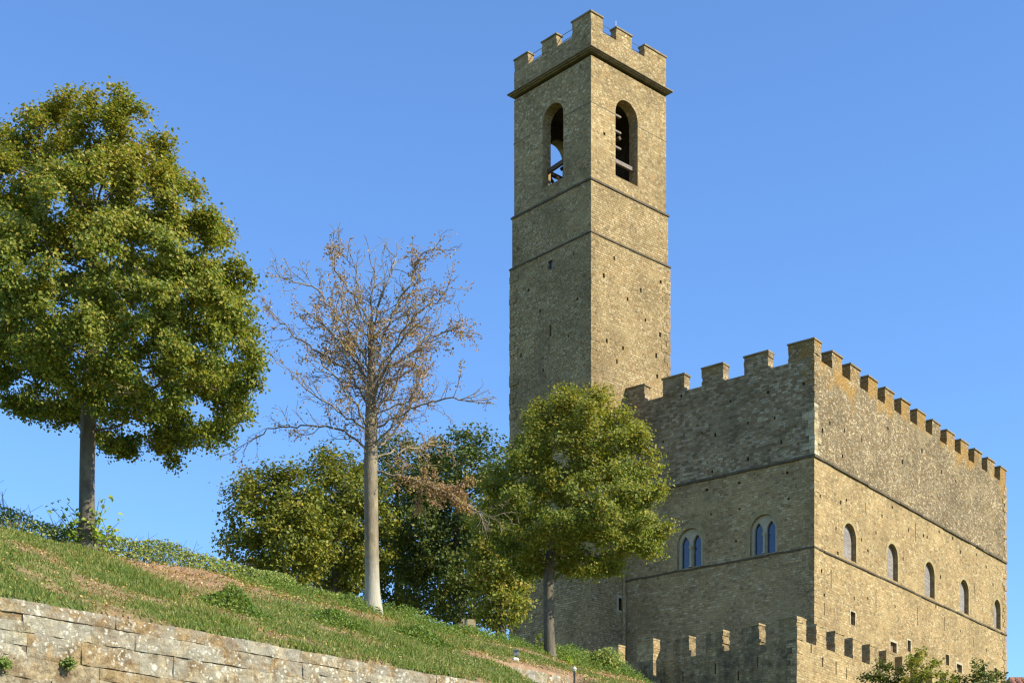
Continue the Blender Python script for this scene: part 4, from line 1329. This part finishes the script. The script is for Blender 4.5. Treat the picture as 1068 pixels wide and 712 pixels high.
for pl_, dy in ((((389, 428), (411, 409), (426, 372), (448, 350), (466, 346), (491, 347)), .5), (((392, 384), (404, 338), (414, 316), (429, 294), (435, 270), (458, 255)), -.4),
                (((389, 447), (423, 431), (448, 418), (472, 415), (509, 418)), -.8), (((404, 338), (420, 312), (440, 302), (460, 299), (482, 302)), .9), (((383, 426), (367, 391), (343, 372), (312, 354), (275, 316)), .5),
                (((386, 385), (367, 347), (349, 326), (327, 298), (287, 289)), -.6), (((386, 345), (367, 307), (349, 282), (343, 264)), .6), (((382, 450), (352, 428), (324, 409), (296, 381)), -1.0),
                (((383, 470), (359, 449), (327, 443), (285, 446), (237, 474)), .3), (((392, 490), (427, 499), (465, 514), (498, 533), (520, 543)), -.5), (((390, 470), (415, 447), (432, 415), (448, 385)), 1.6),
                (((386, 430), (396, 395), (412, 365), (428, 335)), -1.9), (((386, 420), (376, 385), (356, 350), (344, 318)), 1.9), (((388, 460), (372, 425), (352, 395), (330, 372)), -2.0), (((388, 480), (410, 470), (440, 466), (470, 462)), 1.5), (((388, 350), (396, 315), (408, 285), (414, 262)), .4), (((386, 345), (376, 315), (371, 285), (366, 266)), -.5), (((387, 330), (389, 300), (392, 275)), .2),
                (((388, 400), (408, 368), (418, 345), (446, 318), (462, 316)), -.9), (((386, 400), (368, 372), (340, 340), (318, 325)), 1.0)):
    pts_ = []
    for i_, (x_, y_) in enumerate(pl_):
        f_ = i_ / (len(pl_) - 1); Yd = 37.4 + dy * f_ * 1.1
        q_ = at(x_, y_, Yd); pts_.append((q_.x, q_.y, q_.z))
    LIMB.append(pts_)
# lesser limbs between the main ones
for k_ in range(16):
    y0_ = _r.uniform(350, 470); a_ = _r.uniform(0, 2 * math.pi); el_ = _r.uniform(.35, .95); L_ = _r.uniform(1.1, 2.1) * (1.0 if y0_ > 390 else .75)
    q_ = at(387, y0_, 37.4); d_ = Vector((math.cos(a_) * math.cos(el_), math.sin(a_) * math.cos(el_), math.sin(el_)))
    pts_ = [tuple(q_)]
    for s_ in range(4):
        d_ = (d_ + Vector(_r.normal(0, .16, 3)) + Vector((0, 0, .06))).normalized(); q_ = q_ + d_ * L_ / 4; pts_.append(tuple(q_))
    LIMB.append(pts_)
def droop(rng):
    n = 260; c = at(462, 505, 37.4)
    q = rng.normal(size=(n, 3)); q /= np.linalg.norm(q, axis=1, keepdims=True)
    q *= rng.random(n)[:, None] ** .4
    e = q * np.array([1.35, 1.0, .62]) + np.array(c)
    e[:, 2] -= (e[:, 0] - c.x) * .35
    n2 = 120; c2 = at(300, 452, 37.4)
    q = rng.normal(size=(n2, 3)); q /= np.linalg.norm(q, axis=1, keepdims=True)
    f = q * np.array([1.2, 1.0, .45]) + np.array(c2)
    n3 = 60; c3 = at(452, 275, 37.4)
    g = rng.normal(size=(n3, 3)) * np.array([.3, .3, .3]) + np.array(c3)
    return np.concatenate([e, f, g])
def twig_shoots(P, R, rng):
    P = [np.array(p) for p in P]; R = list(R); n0 = len(P)
    haskid = set(R)
    def unit(v): return v / (np.linalg.norm(v) + 1e-9)
    def grow(i, d, L_, seg, wig, upb, lvl):
        prev = i; p = P[i]; m_ = max(2, int(L_ / seg))
        for k in range(m_):
            d = unit(d + rng.normal(0, wig, 3) + np.array([0, 0, upb]))
            p = p + d * seg
            P.append(p); R.append(prev); prev = len(P) - 1
            if lvl < 2 and k >= 1 and rng.random() < (.62 if lvl == 0 else .5):
                q = unit(np.cross(d, rng.normal(size=3)))
                grow(prev, unit(d * .85 + q * rng.uniform(.45, .9)), L_ * rng.uniform(.25, .5), seg * .9, wig, upb, lvl + 1)
    ctr = np.array([b2.x, b2.y, b2.z + 3.6])
    for i in range(n0):
        if R[i] < 0: continue
        d = unit(P[i] - P[R[i]])
        r_ = np.hypot(*(P[i] - ctr)[:2])
        low = P[i][2] < (HY - 478) / F * 37.4 and P[i][0] > b2.x + .2
        tipn = i not in haskid
        for k in range(3 if tipn else 1 + (rng.random() < .35)):
            if not tipn and rng.random() > .7: continue
            q = unit(np.cross(d, rng.normal(size=3)))
            dd = unit(d * .75 + q * rng.uniform(.5, 1.0)) if not tipn else unit(d + q * .25 * k)
            grow(i, dd, rng.uniform(.3, .78) * (.35 if tipn else 1.0), .085, .13, -.10 if low else .05, 0)
    return np.array(P), np.array(R)
t2_ = tree('bare_tree', b2, prof_px([(262, 20), (285, 70), (310, 90), (350, 105), (400, 120), (440, 122), (465, 105), (480, 60)], 37.4), ax2,
     'nearly bare tree with a pale straight trunk and withered brown leaves', .165, b2.z + 3.2, b2.z + 7.7, 3000, .1, 0, .1, [M['bark_pale'], M['leaf_dead']], 'row of trees on the slope', seed=15, lean=(1, 1), shell=.3, tip=.0048, lump=.35, extra=droop, bias=(0, 0, .16), dk=.17, limbs=LIMB, shoots=twig_shoots)
def dead_leaves(root, mesh_name):
    tr = [c for c in root.children if c.name.startswith('trunk')][0]
    return tr
# withered leaves hang in tufts on some twigs only
rng = np.random.default_rng(77)
trk = dead_leaves(t2_, 'trunk')
co = np.zeros(len(trk.data.vertices) * 3, np.float32); trk.data.vertices.foreach_get('co', co); co = co.reshape(-1, 3) + np.array(BASE[t2_.name])
sel = co[(co[:, 2] > b2.z + 2.3)]
low = (sel[:, 2] < (HY - 470) / F * 37.4) & (sel[:, 0] > b2.x + .5)
far = np.hypot(sel[:, 0] - b2.x, sel[:, 1] - b2.y) > .8
tuft = fbm(sel[:, 0] * 1.6 + 7, sel[:, 2] * 1.6 + sel[:, 1] * 1.1, 44, 3)
wgt = np.where(low, 4.5, np.where(far, 1.0, .3) * (.12 + sstep(.4, .62, tuft)))
pick = rng.choice(len(sel), size=10500, p=wgt / wgt.sum())
c = sel[pick] + rng.normal(0, .06, (10500, 3)); c[:, 2] -= .05
nr = rng.normal(size=(10500, 3)) + np.array([.2, -.3, .2])
V, T = leaves(c, nr, .066, rng, .6, .5)
np_mesh('crown', V, [T], [M['leaf_dead']], t2_)
# suckers round the foot of the left tree
mb_v = []; rng = np.random.default_rng(3)
stems = MB(); cs = []
for k in range(13):
    a = rng.uniform(0, 2 * math.pi); h = rng.uniform(.35, .95) * (1.0 if k else 1.1)
    p0 = Vector((b1.x + .2 * math.cos(a), b1.y + .2 * math.sin(a), b1.z - .05))
    lean_ = rng.uniform(.1, .5)
    if k == 0: a, lean_, h = math.pi + .3, .6, .9
    pts = [p0 + Vector((math.cos(a) * lean_ * f ** 1.5, math.sin(a) * lean_ * f ** 1.5, h * f)) for f in (0, .25, .5, .75, 1)]
    stems.tube(pts, [.012, .01, .009, .007, .004], 4)
    for q in range(22):
        f = rng.uniform(.2, 1.05); i = min(int(f * 4), 3); pp = pts[i].lerp(pts[i + 1], min(1.0, f * 4 - i))
        cs.append(np.array(pp) + rng.normal(0, .07, 3))
stems.build('basal_shoot', M['bark'], t1_)
cs = np.array(cs)
V, T = leaves(cs, rng.normal(0, .6, cs.shape) + np.array([.2, -.4, .7]), .1, rng)
o = np_mesh('basal_leaves', V, [T], [M['leaf_bright']], t1_); o['label'] = 'bright yellow green shoots at the foot'

# trees beyond the crest
def back_tree(x, Y, pts, leafmat, label, seed, n_leaf, trunk_r=.2, n_attr=380, xr=None, leaf=.19, name='broadleaf_tree'):
    b = at(x, 640, Y); b.z = gz_xy(b.x, b.y)
    axp = at(xr or x, 500, Y)
    pr = prof_px(pts, Y)
    lo = min(p[0] for p in pr); hi = max(p[0] for p in pr)
    tree(name, b, pr, axp, label, trunk_r, max(b.z + .8, lo - 1.0), lo + (hi - lo) * .7, n_attr, .26, n_leaf, leaf, [M['bark'], leafmat], 'trees beyond the crest', seed=seed, spread=.24, lump=.3, lean=(1, 1), thr=.03, tip=.009)
back_tree(288, 60, [(484, 8), (494, 32), (515, 48), (545, 57), (575, 56), (598, 44), (612, 20)], M['leaf_olive'], 'bushy olive and gold tree at the left end of the group behind the crest', 21, 18000, leaf=.135)
back_tree(350, 64, [(466, 8), (480, 34), (510, 56), (550, 66), (590, 62), (618, 40)], M['leaf_olive'], 'autumn tinted tree behind the crest just left of the pale bare trunk', 22, 22000, leaf=.135)
back_tree(415, 69, [(455, 10), (472, 45), (510, 68), (560, 78), (600, 70), (640, 50)], M['leaf_dark'], 'dark green tree behind the crest just right of the pale bare trunk', 23, 24000, leaf=.14)
back_tree(478, 66, [(446, 10), (458, 38), (485, 58), (525, 72), (570, 76), (620, 62), (650, 40)], M['leaf_dark'], 'tall dark evergreen looking tree behind the crest beside the castle tower', 24, 30000, .26, 480, leaf=.14)
back_tree(522, 60, [(505, 10), (525, 26), (560, 34), (600, 38), (635, 32), (655, 16)], M['leaf_green'], 'low yellow green tree behind the crest left of the grey stem', 25, 13000, leaf=.13)
# shrubs and small trees at the foot of the outer wall, bottom right
for i, (x, y, hw, lab) in enumerate(((918, 690, 26, 'leftmost of three leafy treetops below the battlemented wall at lower right'), (962, 679, 32, 'middle and tallest of three leafy treetops below the battlemented wall at lower right'), (1016, 690, 36, 'rightmost of three leafy treetops below the battlemented wall at lower right'))):
    Y = 70.0
    b = at(x, 700, Y); b.z = gz_xy(b.x, b.y)
    pr = prof_px([(y - 3, 6), (y + 8, hw * .7), (y + 25, hw), (y + 60, hw * 1.15), (y + 95, hw * .6)], Y)
    tree('small_tree', b, pr, at(x, 700, Y), lab, .1, b.z + .9, pr[0][0] - .9, 260, .17, 6000, .13, [M['bark'], M['leaf_green'] if i == 1 else M['leaf_dark']], 'small trees below the outer wall', seed=60 + i, spread=.13, lump=.5, lean=(1, 1), tip=.006)

# hedge along the crest at the left
def hedge():
    rng = np.random.default_rng(31)
    n = 30000
    s = rng.uniform(-6, 13.5, n)
    hh = np.interp(s, [-6, 3, 6, 9.5, 13.5], [.8, .74, .6, .5, .3]) * (.72 + .5 * fbm(s * 1.1, s * 0, 71, 3))
    f = rng.random(n) ** .8
    nn = n_row(s) + .75 + rng.normal(0, .22, n) * (1.05 - .5 * f)
    keepm = fbm(s * 2.2, f * 3 + nn, 73, 3) > .36
    s, nn, hh, f = s[keepm], nn[keepm], hh[keepm], f[keepm]
    x, y = sn_xy(s, nn); z = ground_z(s, nn) + hh * f
    c = np.stack([x, y, z], -1)
    V, T = leaves(c, rng.normal(0, .7, c.shape) + np.array([.2, -.3, .6]), .055, rng)
    root = thing('hedge', (*sn_xy(3.0, float(n_row(3.0)) + 1.25), float(ground_z(3.0, float(n_row(3.0)) + 1.25))), 'loose dusty green hedge running along the crest on both sides of the left tree', 'hedge')
    np_mesh('foliage', V, [T], [M['leaf_hedge']], root)
    mb = MB()
    for k in range(420):
        s_ = rng.uniform(-6, 13.5); n_ = float(n_row(s_)) + .75 + rng.normal(0, .12)
        h_ = float(np.interp(s_, [-6, 3, 6, 9.5, 13.5], [1.0, .92, .68, .55, .34])) * rng.uniform(.5, 1.12)
        x, y = sn_xy(s_, n_); z = float(ground_z(s_, n_))
        mb.tube([(x, y, z - .05), (x + rng.normal(0, .1), y + rng.normal(0, .1), z + h_ * .6), (x + rng.normal(0, .18), y + rng.normal(0, .18), z + h_)], [.009, .006, .003], 3, cap=False)
    mb.build('twigs', M['bark'], root)
hedge()

# single bushes
def bush(x, y, Y, rad, h, mat, label, seed, leaf=.06, n=1800, name='bush', cat='bush'):
    rng = np.random.default_rng(seed)
    p = at(x, y, Y); p.z = gz_xy(p.x, p.y)
    q = rng.normal(size=(n, 3)); q /= np.linalg.norm(q, axis=1, keepdims=True); q *= (rng.random(n) ** .45)[:, None]
    lu = .75 + .6 * fbm(np.arctan2(q[:, 1], q[:, 0]) * 1.5, q[:, 2] * 2, seed, 2)
    c = q * np.array([rad, rad, h * .55]) * lu[:, None] + np.array([p.x, p.y, p.z + h * .45])
    if name == 'weed_clump':
        xy = rng.normal(0, .5, (n, 2)) * np.array([rad * 1.9, rad * 1.1]); xy = xy @ np.array([[.8, .6], [-.6, .8]])
        den = fbm(xy[:, 0] * 4 + seed, xy[:, 1] * 4, seed, 2)
        hh = h * np.exp(-(xy ** 2).sum(1) / (rad * rad * 1.6)) * (.35 + den)
        ss, nn_ = xy_sn(p.x + xy[:, 0], p.y + xy[:, 1])
        c = np.stack([p.x + xy[:, 0], p.y + xy[:, 1], ground_z(ss, nn_) + .02 + hh * rng.random(n)], -1)
    root = thing(name, p, label, cat)
    V, T = leaves(c, q * .7 + rng.normal(0, .5, q.shape) + np.array([0, 0, .5]), leaf, rng)
    np_mesh('foliage', V, [T], [mat], root)
    mb = MB()
    for k in range(9):
        i = rng.integers(n); e = Vector(c[i]); mb.tube([(p.x, p.y, p.z - .05), (Vector(p) + e) / 2 + Vector((0, 0, .06)), e], [.014, .009, .004], 4, cap=False)
    mb.build('stem', M['bark'], root)
M['leaf_weed'] = leafy('weed_leaves', [(.2, (0.092, 0.160, 0.034)), (.5, (0.173, 0.244, 0.052)), (.8, (0.304, 0.319, 0.077))], trans=.3, spec=.12)
def slope_pt(x, y):
    """distance of the slope surface seen through photo pixel x,y"""
    Y = 20.0
    while Y < 60:
        p = at(x, y, Y)
        if gz_xy(p.x, p.y) >= p.z and Y > 22: return Y
        Y += .1
    return 40.0
bush(631, 696, 44.6, .5, .62, M['leaf_hedge'], 'rounded dark green bush at the right end of the crest before the outer wall', 41, .07)
for i, (x, y, r_, h_, lab) in enumerate(((242, 634, .34, .42, 'low leafy weed clump on the left part of the slope above the retaining wall'), (352, 652, .38, .3, 'grey green weed clump on the slope left of the pale bare trunk'), (438, 668, .4, .35, 'bluish green weed clump on the slope right of the pale bare trunk'))):
    bush(x, y, slope_pt(x, y), r_, h_, M['leaf_weed'], lab, 51 + i, .055, 2600, 'weed_clump', 'weed')
bush(592, 691, 42.3, .16, .3, M['leaf_bright'], 'small bright yellow green plant at the foot of the grey stem', 44, .08, 140, 'small_plant', 'plant')
bush(562, 676, 42.6, .14, .75, M['leaf_green'], 'thin leafy seedling left of the grey stem', 45, .08, 120, 'small_plant', 'plant')
# weeds rooted in the retaining wall
for x, y, r_, lab, sd in ((70, 692, .11, 'green weed tuft growing from a joint low in the retaining wall', 46), (2, 692, .13, 'dark weed tuft at the left picture edge in the retaining wall', 47)):
    Yw = 23.0 + (px_u(x) * 23 + 7.44) / (.7071 - px_u(x) * .7071) * .7071
    p = at(x, y, Yw); rng = np.random.default_rng(sd)
    n = 260; q = rng.normal(0, .5, (n, 3)); c = q * np.array([r_, r_ * .5, r_ * .7]) + np.array(p) + np.array([.05, -.06, 0])
    V, T = leaves(c, rng.normal(0, .6, (n, 3)) + np.array([.4, -.5, .4]), .04, rng)
    root = thing('wall_weed', tuple(p), lab, 'weed')
    np_mesh('foliage', V, [T], [M['leaf_weed']], root)
    mb = MB()
    for k in range(8): mb.tube([p + Vector((.02, .1, -.03)), Vector(c[int(rng.integers(n))])], [.006, .003], 3, cap=False)
    mb.build('stem', M['bark'], root)

# grass, ground cover and fallen leaves
def grass():
    rng = np.random.default_rng(5)
    n = 330000
    s = rng.uniform(-5.5, 27, n); u = rng.random(n)
    nr = n_row(s); nn = .38 + u * (nr + 2.2 - .38)
    # nearer blades show larger: thin out the far half
    keepm = rng.random(n) < np.clip(1.15 - (s + 2) / 40, .45, 1)
    bm = bare_mask(s, nn)
    keepm &= rng.random(n) > bm * .93
    cl = fbm(s * 1.1, nn * 1.1, 61, 3)
    keepm &= rng.random(n) < .45 + 1.1 * sstep(.3, .65, cl)
    keepm &= ~((s > CUT0 - .3) & (s < CUT1 + .35) & (nn < CUTN + .32))
    s, nn, cl = s[keepm], nn[keepm], cl[keepm]; n = len(s)
    nr = n_row(s)
    x, y = sn_xy(s, nn); z = ground_z(s, nn)
    tall = sstep(.45, .75, fbm(s * .6 + 9, nn * .6, 63, 3))
    crest = sstep(-1.2, .3, nn - nr) * sstep(7, 10, s)
    h = (.035 + .045 * rng.random(n)) * (1 + 1.2 * tall) + .20 * crest * rng.random(n)
    wd = .009 + .007 * rng.random(n) + .006 * crest
    a = rng.uniform(0, 2 * math.pi, n)
    b = np.stack([x, y, z - .01], -1)
    side = np.stack([np.cos(a), np.sin(a), 0 * a], -1) * wd[:, None]
    ln = rng.normal(0, .45, (n, 2))
    tipv = b + np.stack([ln[:, 0] * h, ln[:, 1] * h, h], -1)
    V = np.stack([b - side, b + side, tipv], 1).reshape(-1, 3)
    T = np.arange(3 * n).reshape(-1, 3)
    m = leafy('grass_blades', [(.15, (.06, .125, .026)), (.36, (.13, .195, .034)), (.5, (.20, .235, .045)), (.64, (.26, .26, .07)), (.74, (.42, .34, .15)), (.9, (.50, .40, .20))], trans=.3, clump=.55, clump_scale=1.6, spec=.2)
    o = np_mesh('grass', V, [T], [m]); tag(o, 'short green grass covering the slope above the retaining wall', 'grass', kind='stuff')
grass()
def cover():
    rng = np.random.default_rng(6)
    n = 60000
    s = rng.uniform(8.5, 30, n); nr = n_row(s)
    nn = nr + rng.uniform(-.9, 1.7, n)
    hh = (.14 + .34 * fbm(s * 1.4, nn * 1.6, 81, 3)) * (1 + .7 * sstep(19, 22, s)) * sstep(8, 11, s) * sstep(-.95, .2, nn - nr)
    f = rng.random(n)
    keepm = (fbm(s * 2.4, nn * 2.4, 83, 3) > .38)
    tr = np.minimum.reduce([np.hypot(*(np.array(sn_xy(s, nn)) - np.array([[b.x], [b.y - .0]]))) for b in (b2, b3)])
    keepm &= tr > .3
    s, nn, hh, f = s[keepm], nn[keepm], hh[keepm], f[keepm]
    x, y = sn_xy(s, nn); z = ground_z(s, nn) + hh * f
    c = np.stack([x, y, z], -1)
    nr_ = rng.normal(0, .8, c.shape) + np.array([.2, -.3, .5])
    V, T = leaves(c, nr_, .075, rng, .45)
    o = np_mesh('ground_cover', V, [T], [M['leaf_weed']]); tag(o, 'thick low green plants growing along the crest', 'ground cover', kind='stuff')
cover()
def litter():
    rng = np.random.default_rng(8)
    n = 34000
    s = rng.uniform(-4, 26, n); nn = .4 + rng.random(n) * (n_row(s) + 1.0)
    w_ = .2 + .8 * bare_mask(s, nn)
    k = rng.random(n) < w_
    k &= ~((s > CUT0 - .3) & (s < CUT1 + .35) & (nn < CUTN + .32))
    s, nn = s[k], nn[k]
    x, y = sn_xy(s, nn); z = ground_z(s, nn) + .02 + .03 * rng.random(len(s))
    c = np.stack([x, y, z], -1)
    V, T = leaves(c, rng.normal(0, .45, c.shape) + np.array([.1, -.2, 1]), .045, rng)
    m = leafy('fallen_leaf', [(.1, (0.192, 0.090, 0.036)), (.4, (0.360, 0.192, 0.072)), (.7, (0.504, 0.324, 0.120)), (.95, (0.600, 0.480, 0.192))], trans=.1, clump=.1, spec=.1, rough=.8)
    o = np_mesh('fallen_leaves', V, [T], [m]); tag(o, 'dry fallen leaves scattered over bare soil of the slope', 'fallen leaves', kind='stuff')
litter()

# ------------------------------------------------------------------ small things on the crest
px_, py_ = sn_xy(15.05, 2.55)
zb_ = gz_xy(px_, py_)
post = thing('metal_post', (px_, py_, zb_), 'thin dark metal post standing by the right end of the terrace wall', 'post')
mb = MB(); mb.tube([(px_, py_, zb_ - .1), (px_, py_, 6.78)], .022, 8); mb.build('pole', M['iron'], post)
mb = MB(); mb.tube([(px_, py_, 6.78), (px_, py_, 6.83), (px_, py_, 6.88)], [.025, .055, .02], 8); mb.build('finial', M['whitestone'], post)
for x, y, w_, lab in ((538.5, 686, .1, 'small grey box lamp standing on the crest left of the grey stem'),):
    Y = slope_pt(x, y); p = at(x, y, Y); z0 = gz_xy(p.x, p.y)
    r_ = thing('ground_lamp', (p.x, p.y, z0), lab, 'lamp')
    fc = Face((p.x - w_ / 2, p.y), (1, .1), (.1, -1))
    mb = MB(); fbox(mb, fc, 0, w_, -w_ * .7, 0, z0 + .06, z0 + .06 + w_ * 1.15); fbox(mb, fc, -.015, w_ + .015, -w_ * .7 - .015, .03, z0 + .06 + w_ * 1.15, z0 + .085 + w_ * 1.15); mb.build('housing', M['zinc'], r_)
    mb = MB(); fbox(mb, fc, w_ * .4, w_ * .6, -w_ * .5, -w_ * .2, z0 - .05, z0 + .06); mb.build('spike', M['iron'], r_)
p = at(537.5, 689, slope_pt(537.5, 689)); z0 = gz_xy(p.x, p.y)
mb = MB()
prf = [(.001, .0), (.06, .0), (.075, .03), (.06, .06), (.03, .08), (.001, .085)]
for i in range(len(prf) - 1):
    for k in range(9):
        f_ = lambda r, q: r * (1 + .25 * math.sin(q * 2.0 + 1) + .1 * math.sin(q * 5))
        a0, a1 = 2 * math.pi * k / 9, 2 * math.pi * (k + 1) / 9
        (ra, za), (rb, zb) = prf[i], prf[i + 1]
        mb.poly([(p.x + f_(ra, a0) * math.cos(a0), p.y + f_(ra, a0) * math.sin(a0), z0 + za), (p.x + f_(ra, a1) * math.cos(a1), p.y + f_(ra, a1) * math.sin(a1), z0 + za),
                 (p.x + f_(rb, a1) * math.cos(a1), p.y + f_(rb, a1) * math.sin(a1), z0 + zb), (p.x + f_(rb, a0) * math.cos(a0), p.y + f_(rb, a0) * math.sin(a0), z0 + zb)])
o = mb.build('stone', M['whitestone'], None, (p.x, p.y, z0), smooth=True); tag(o, 'small white stone in the grass below the small grey box lamp', 'stone')
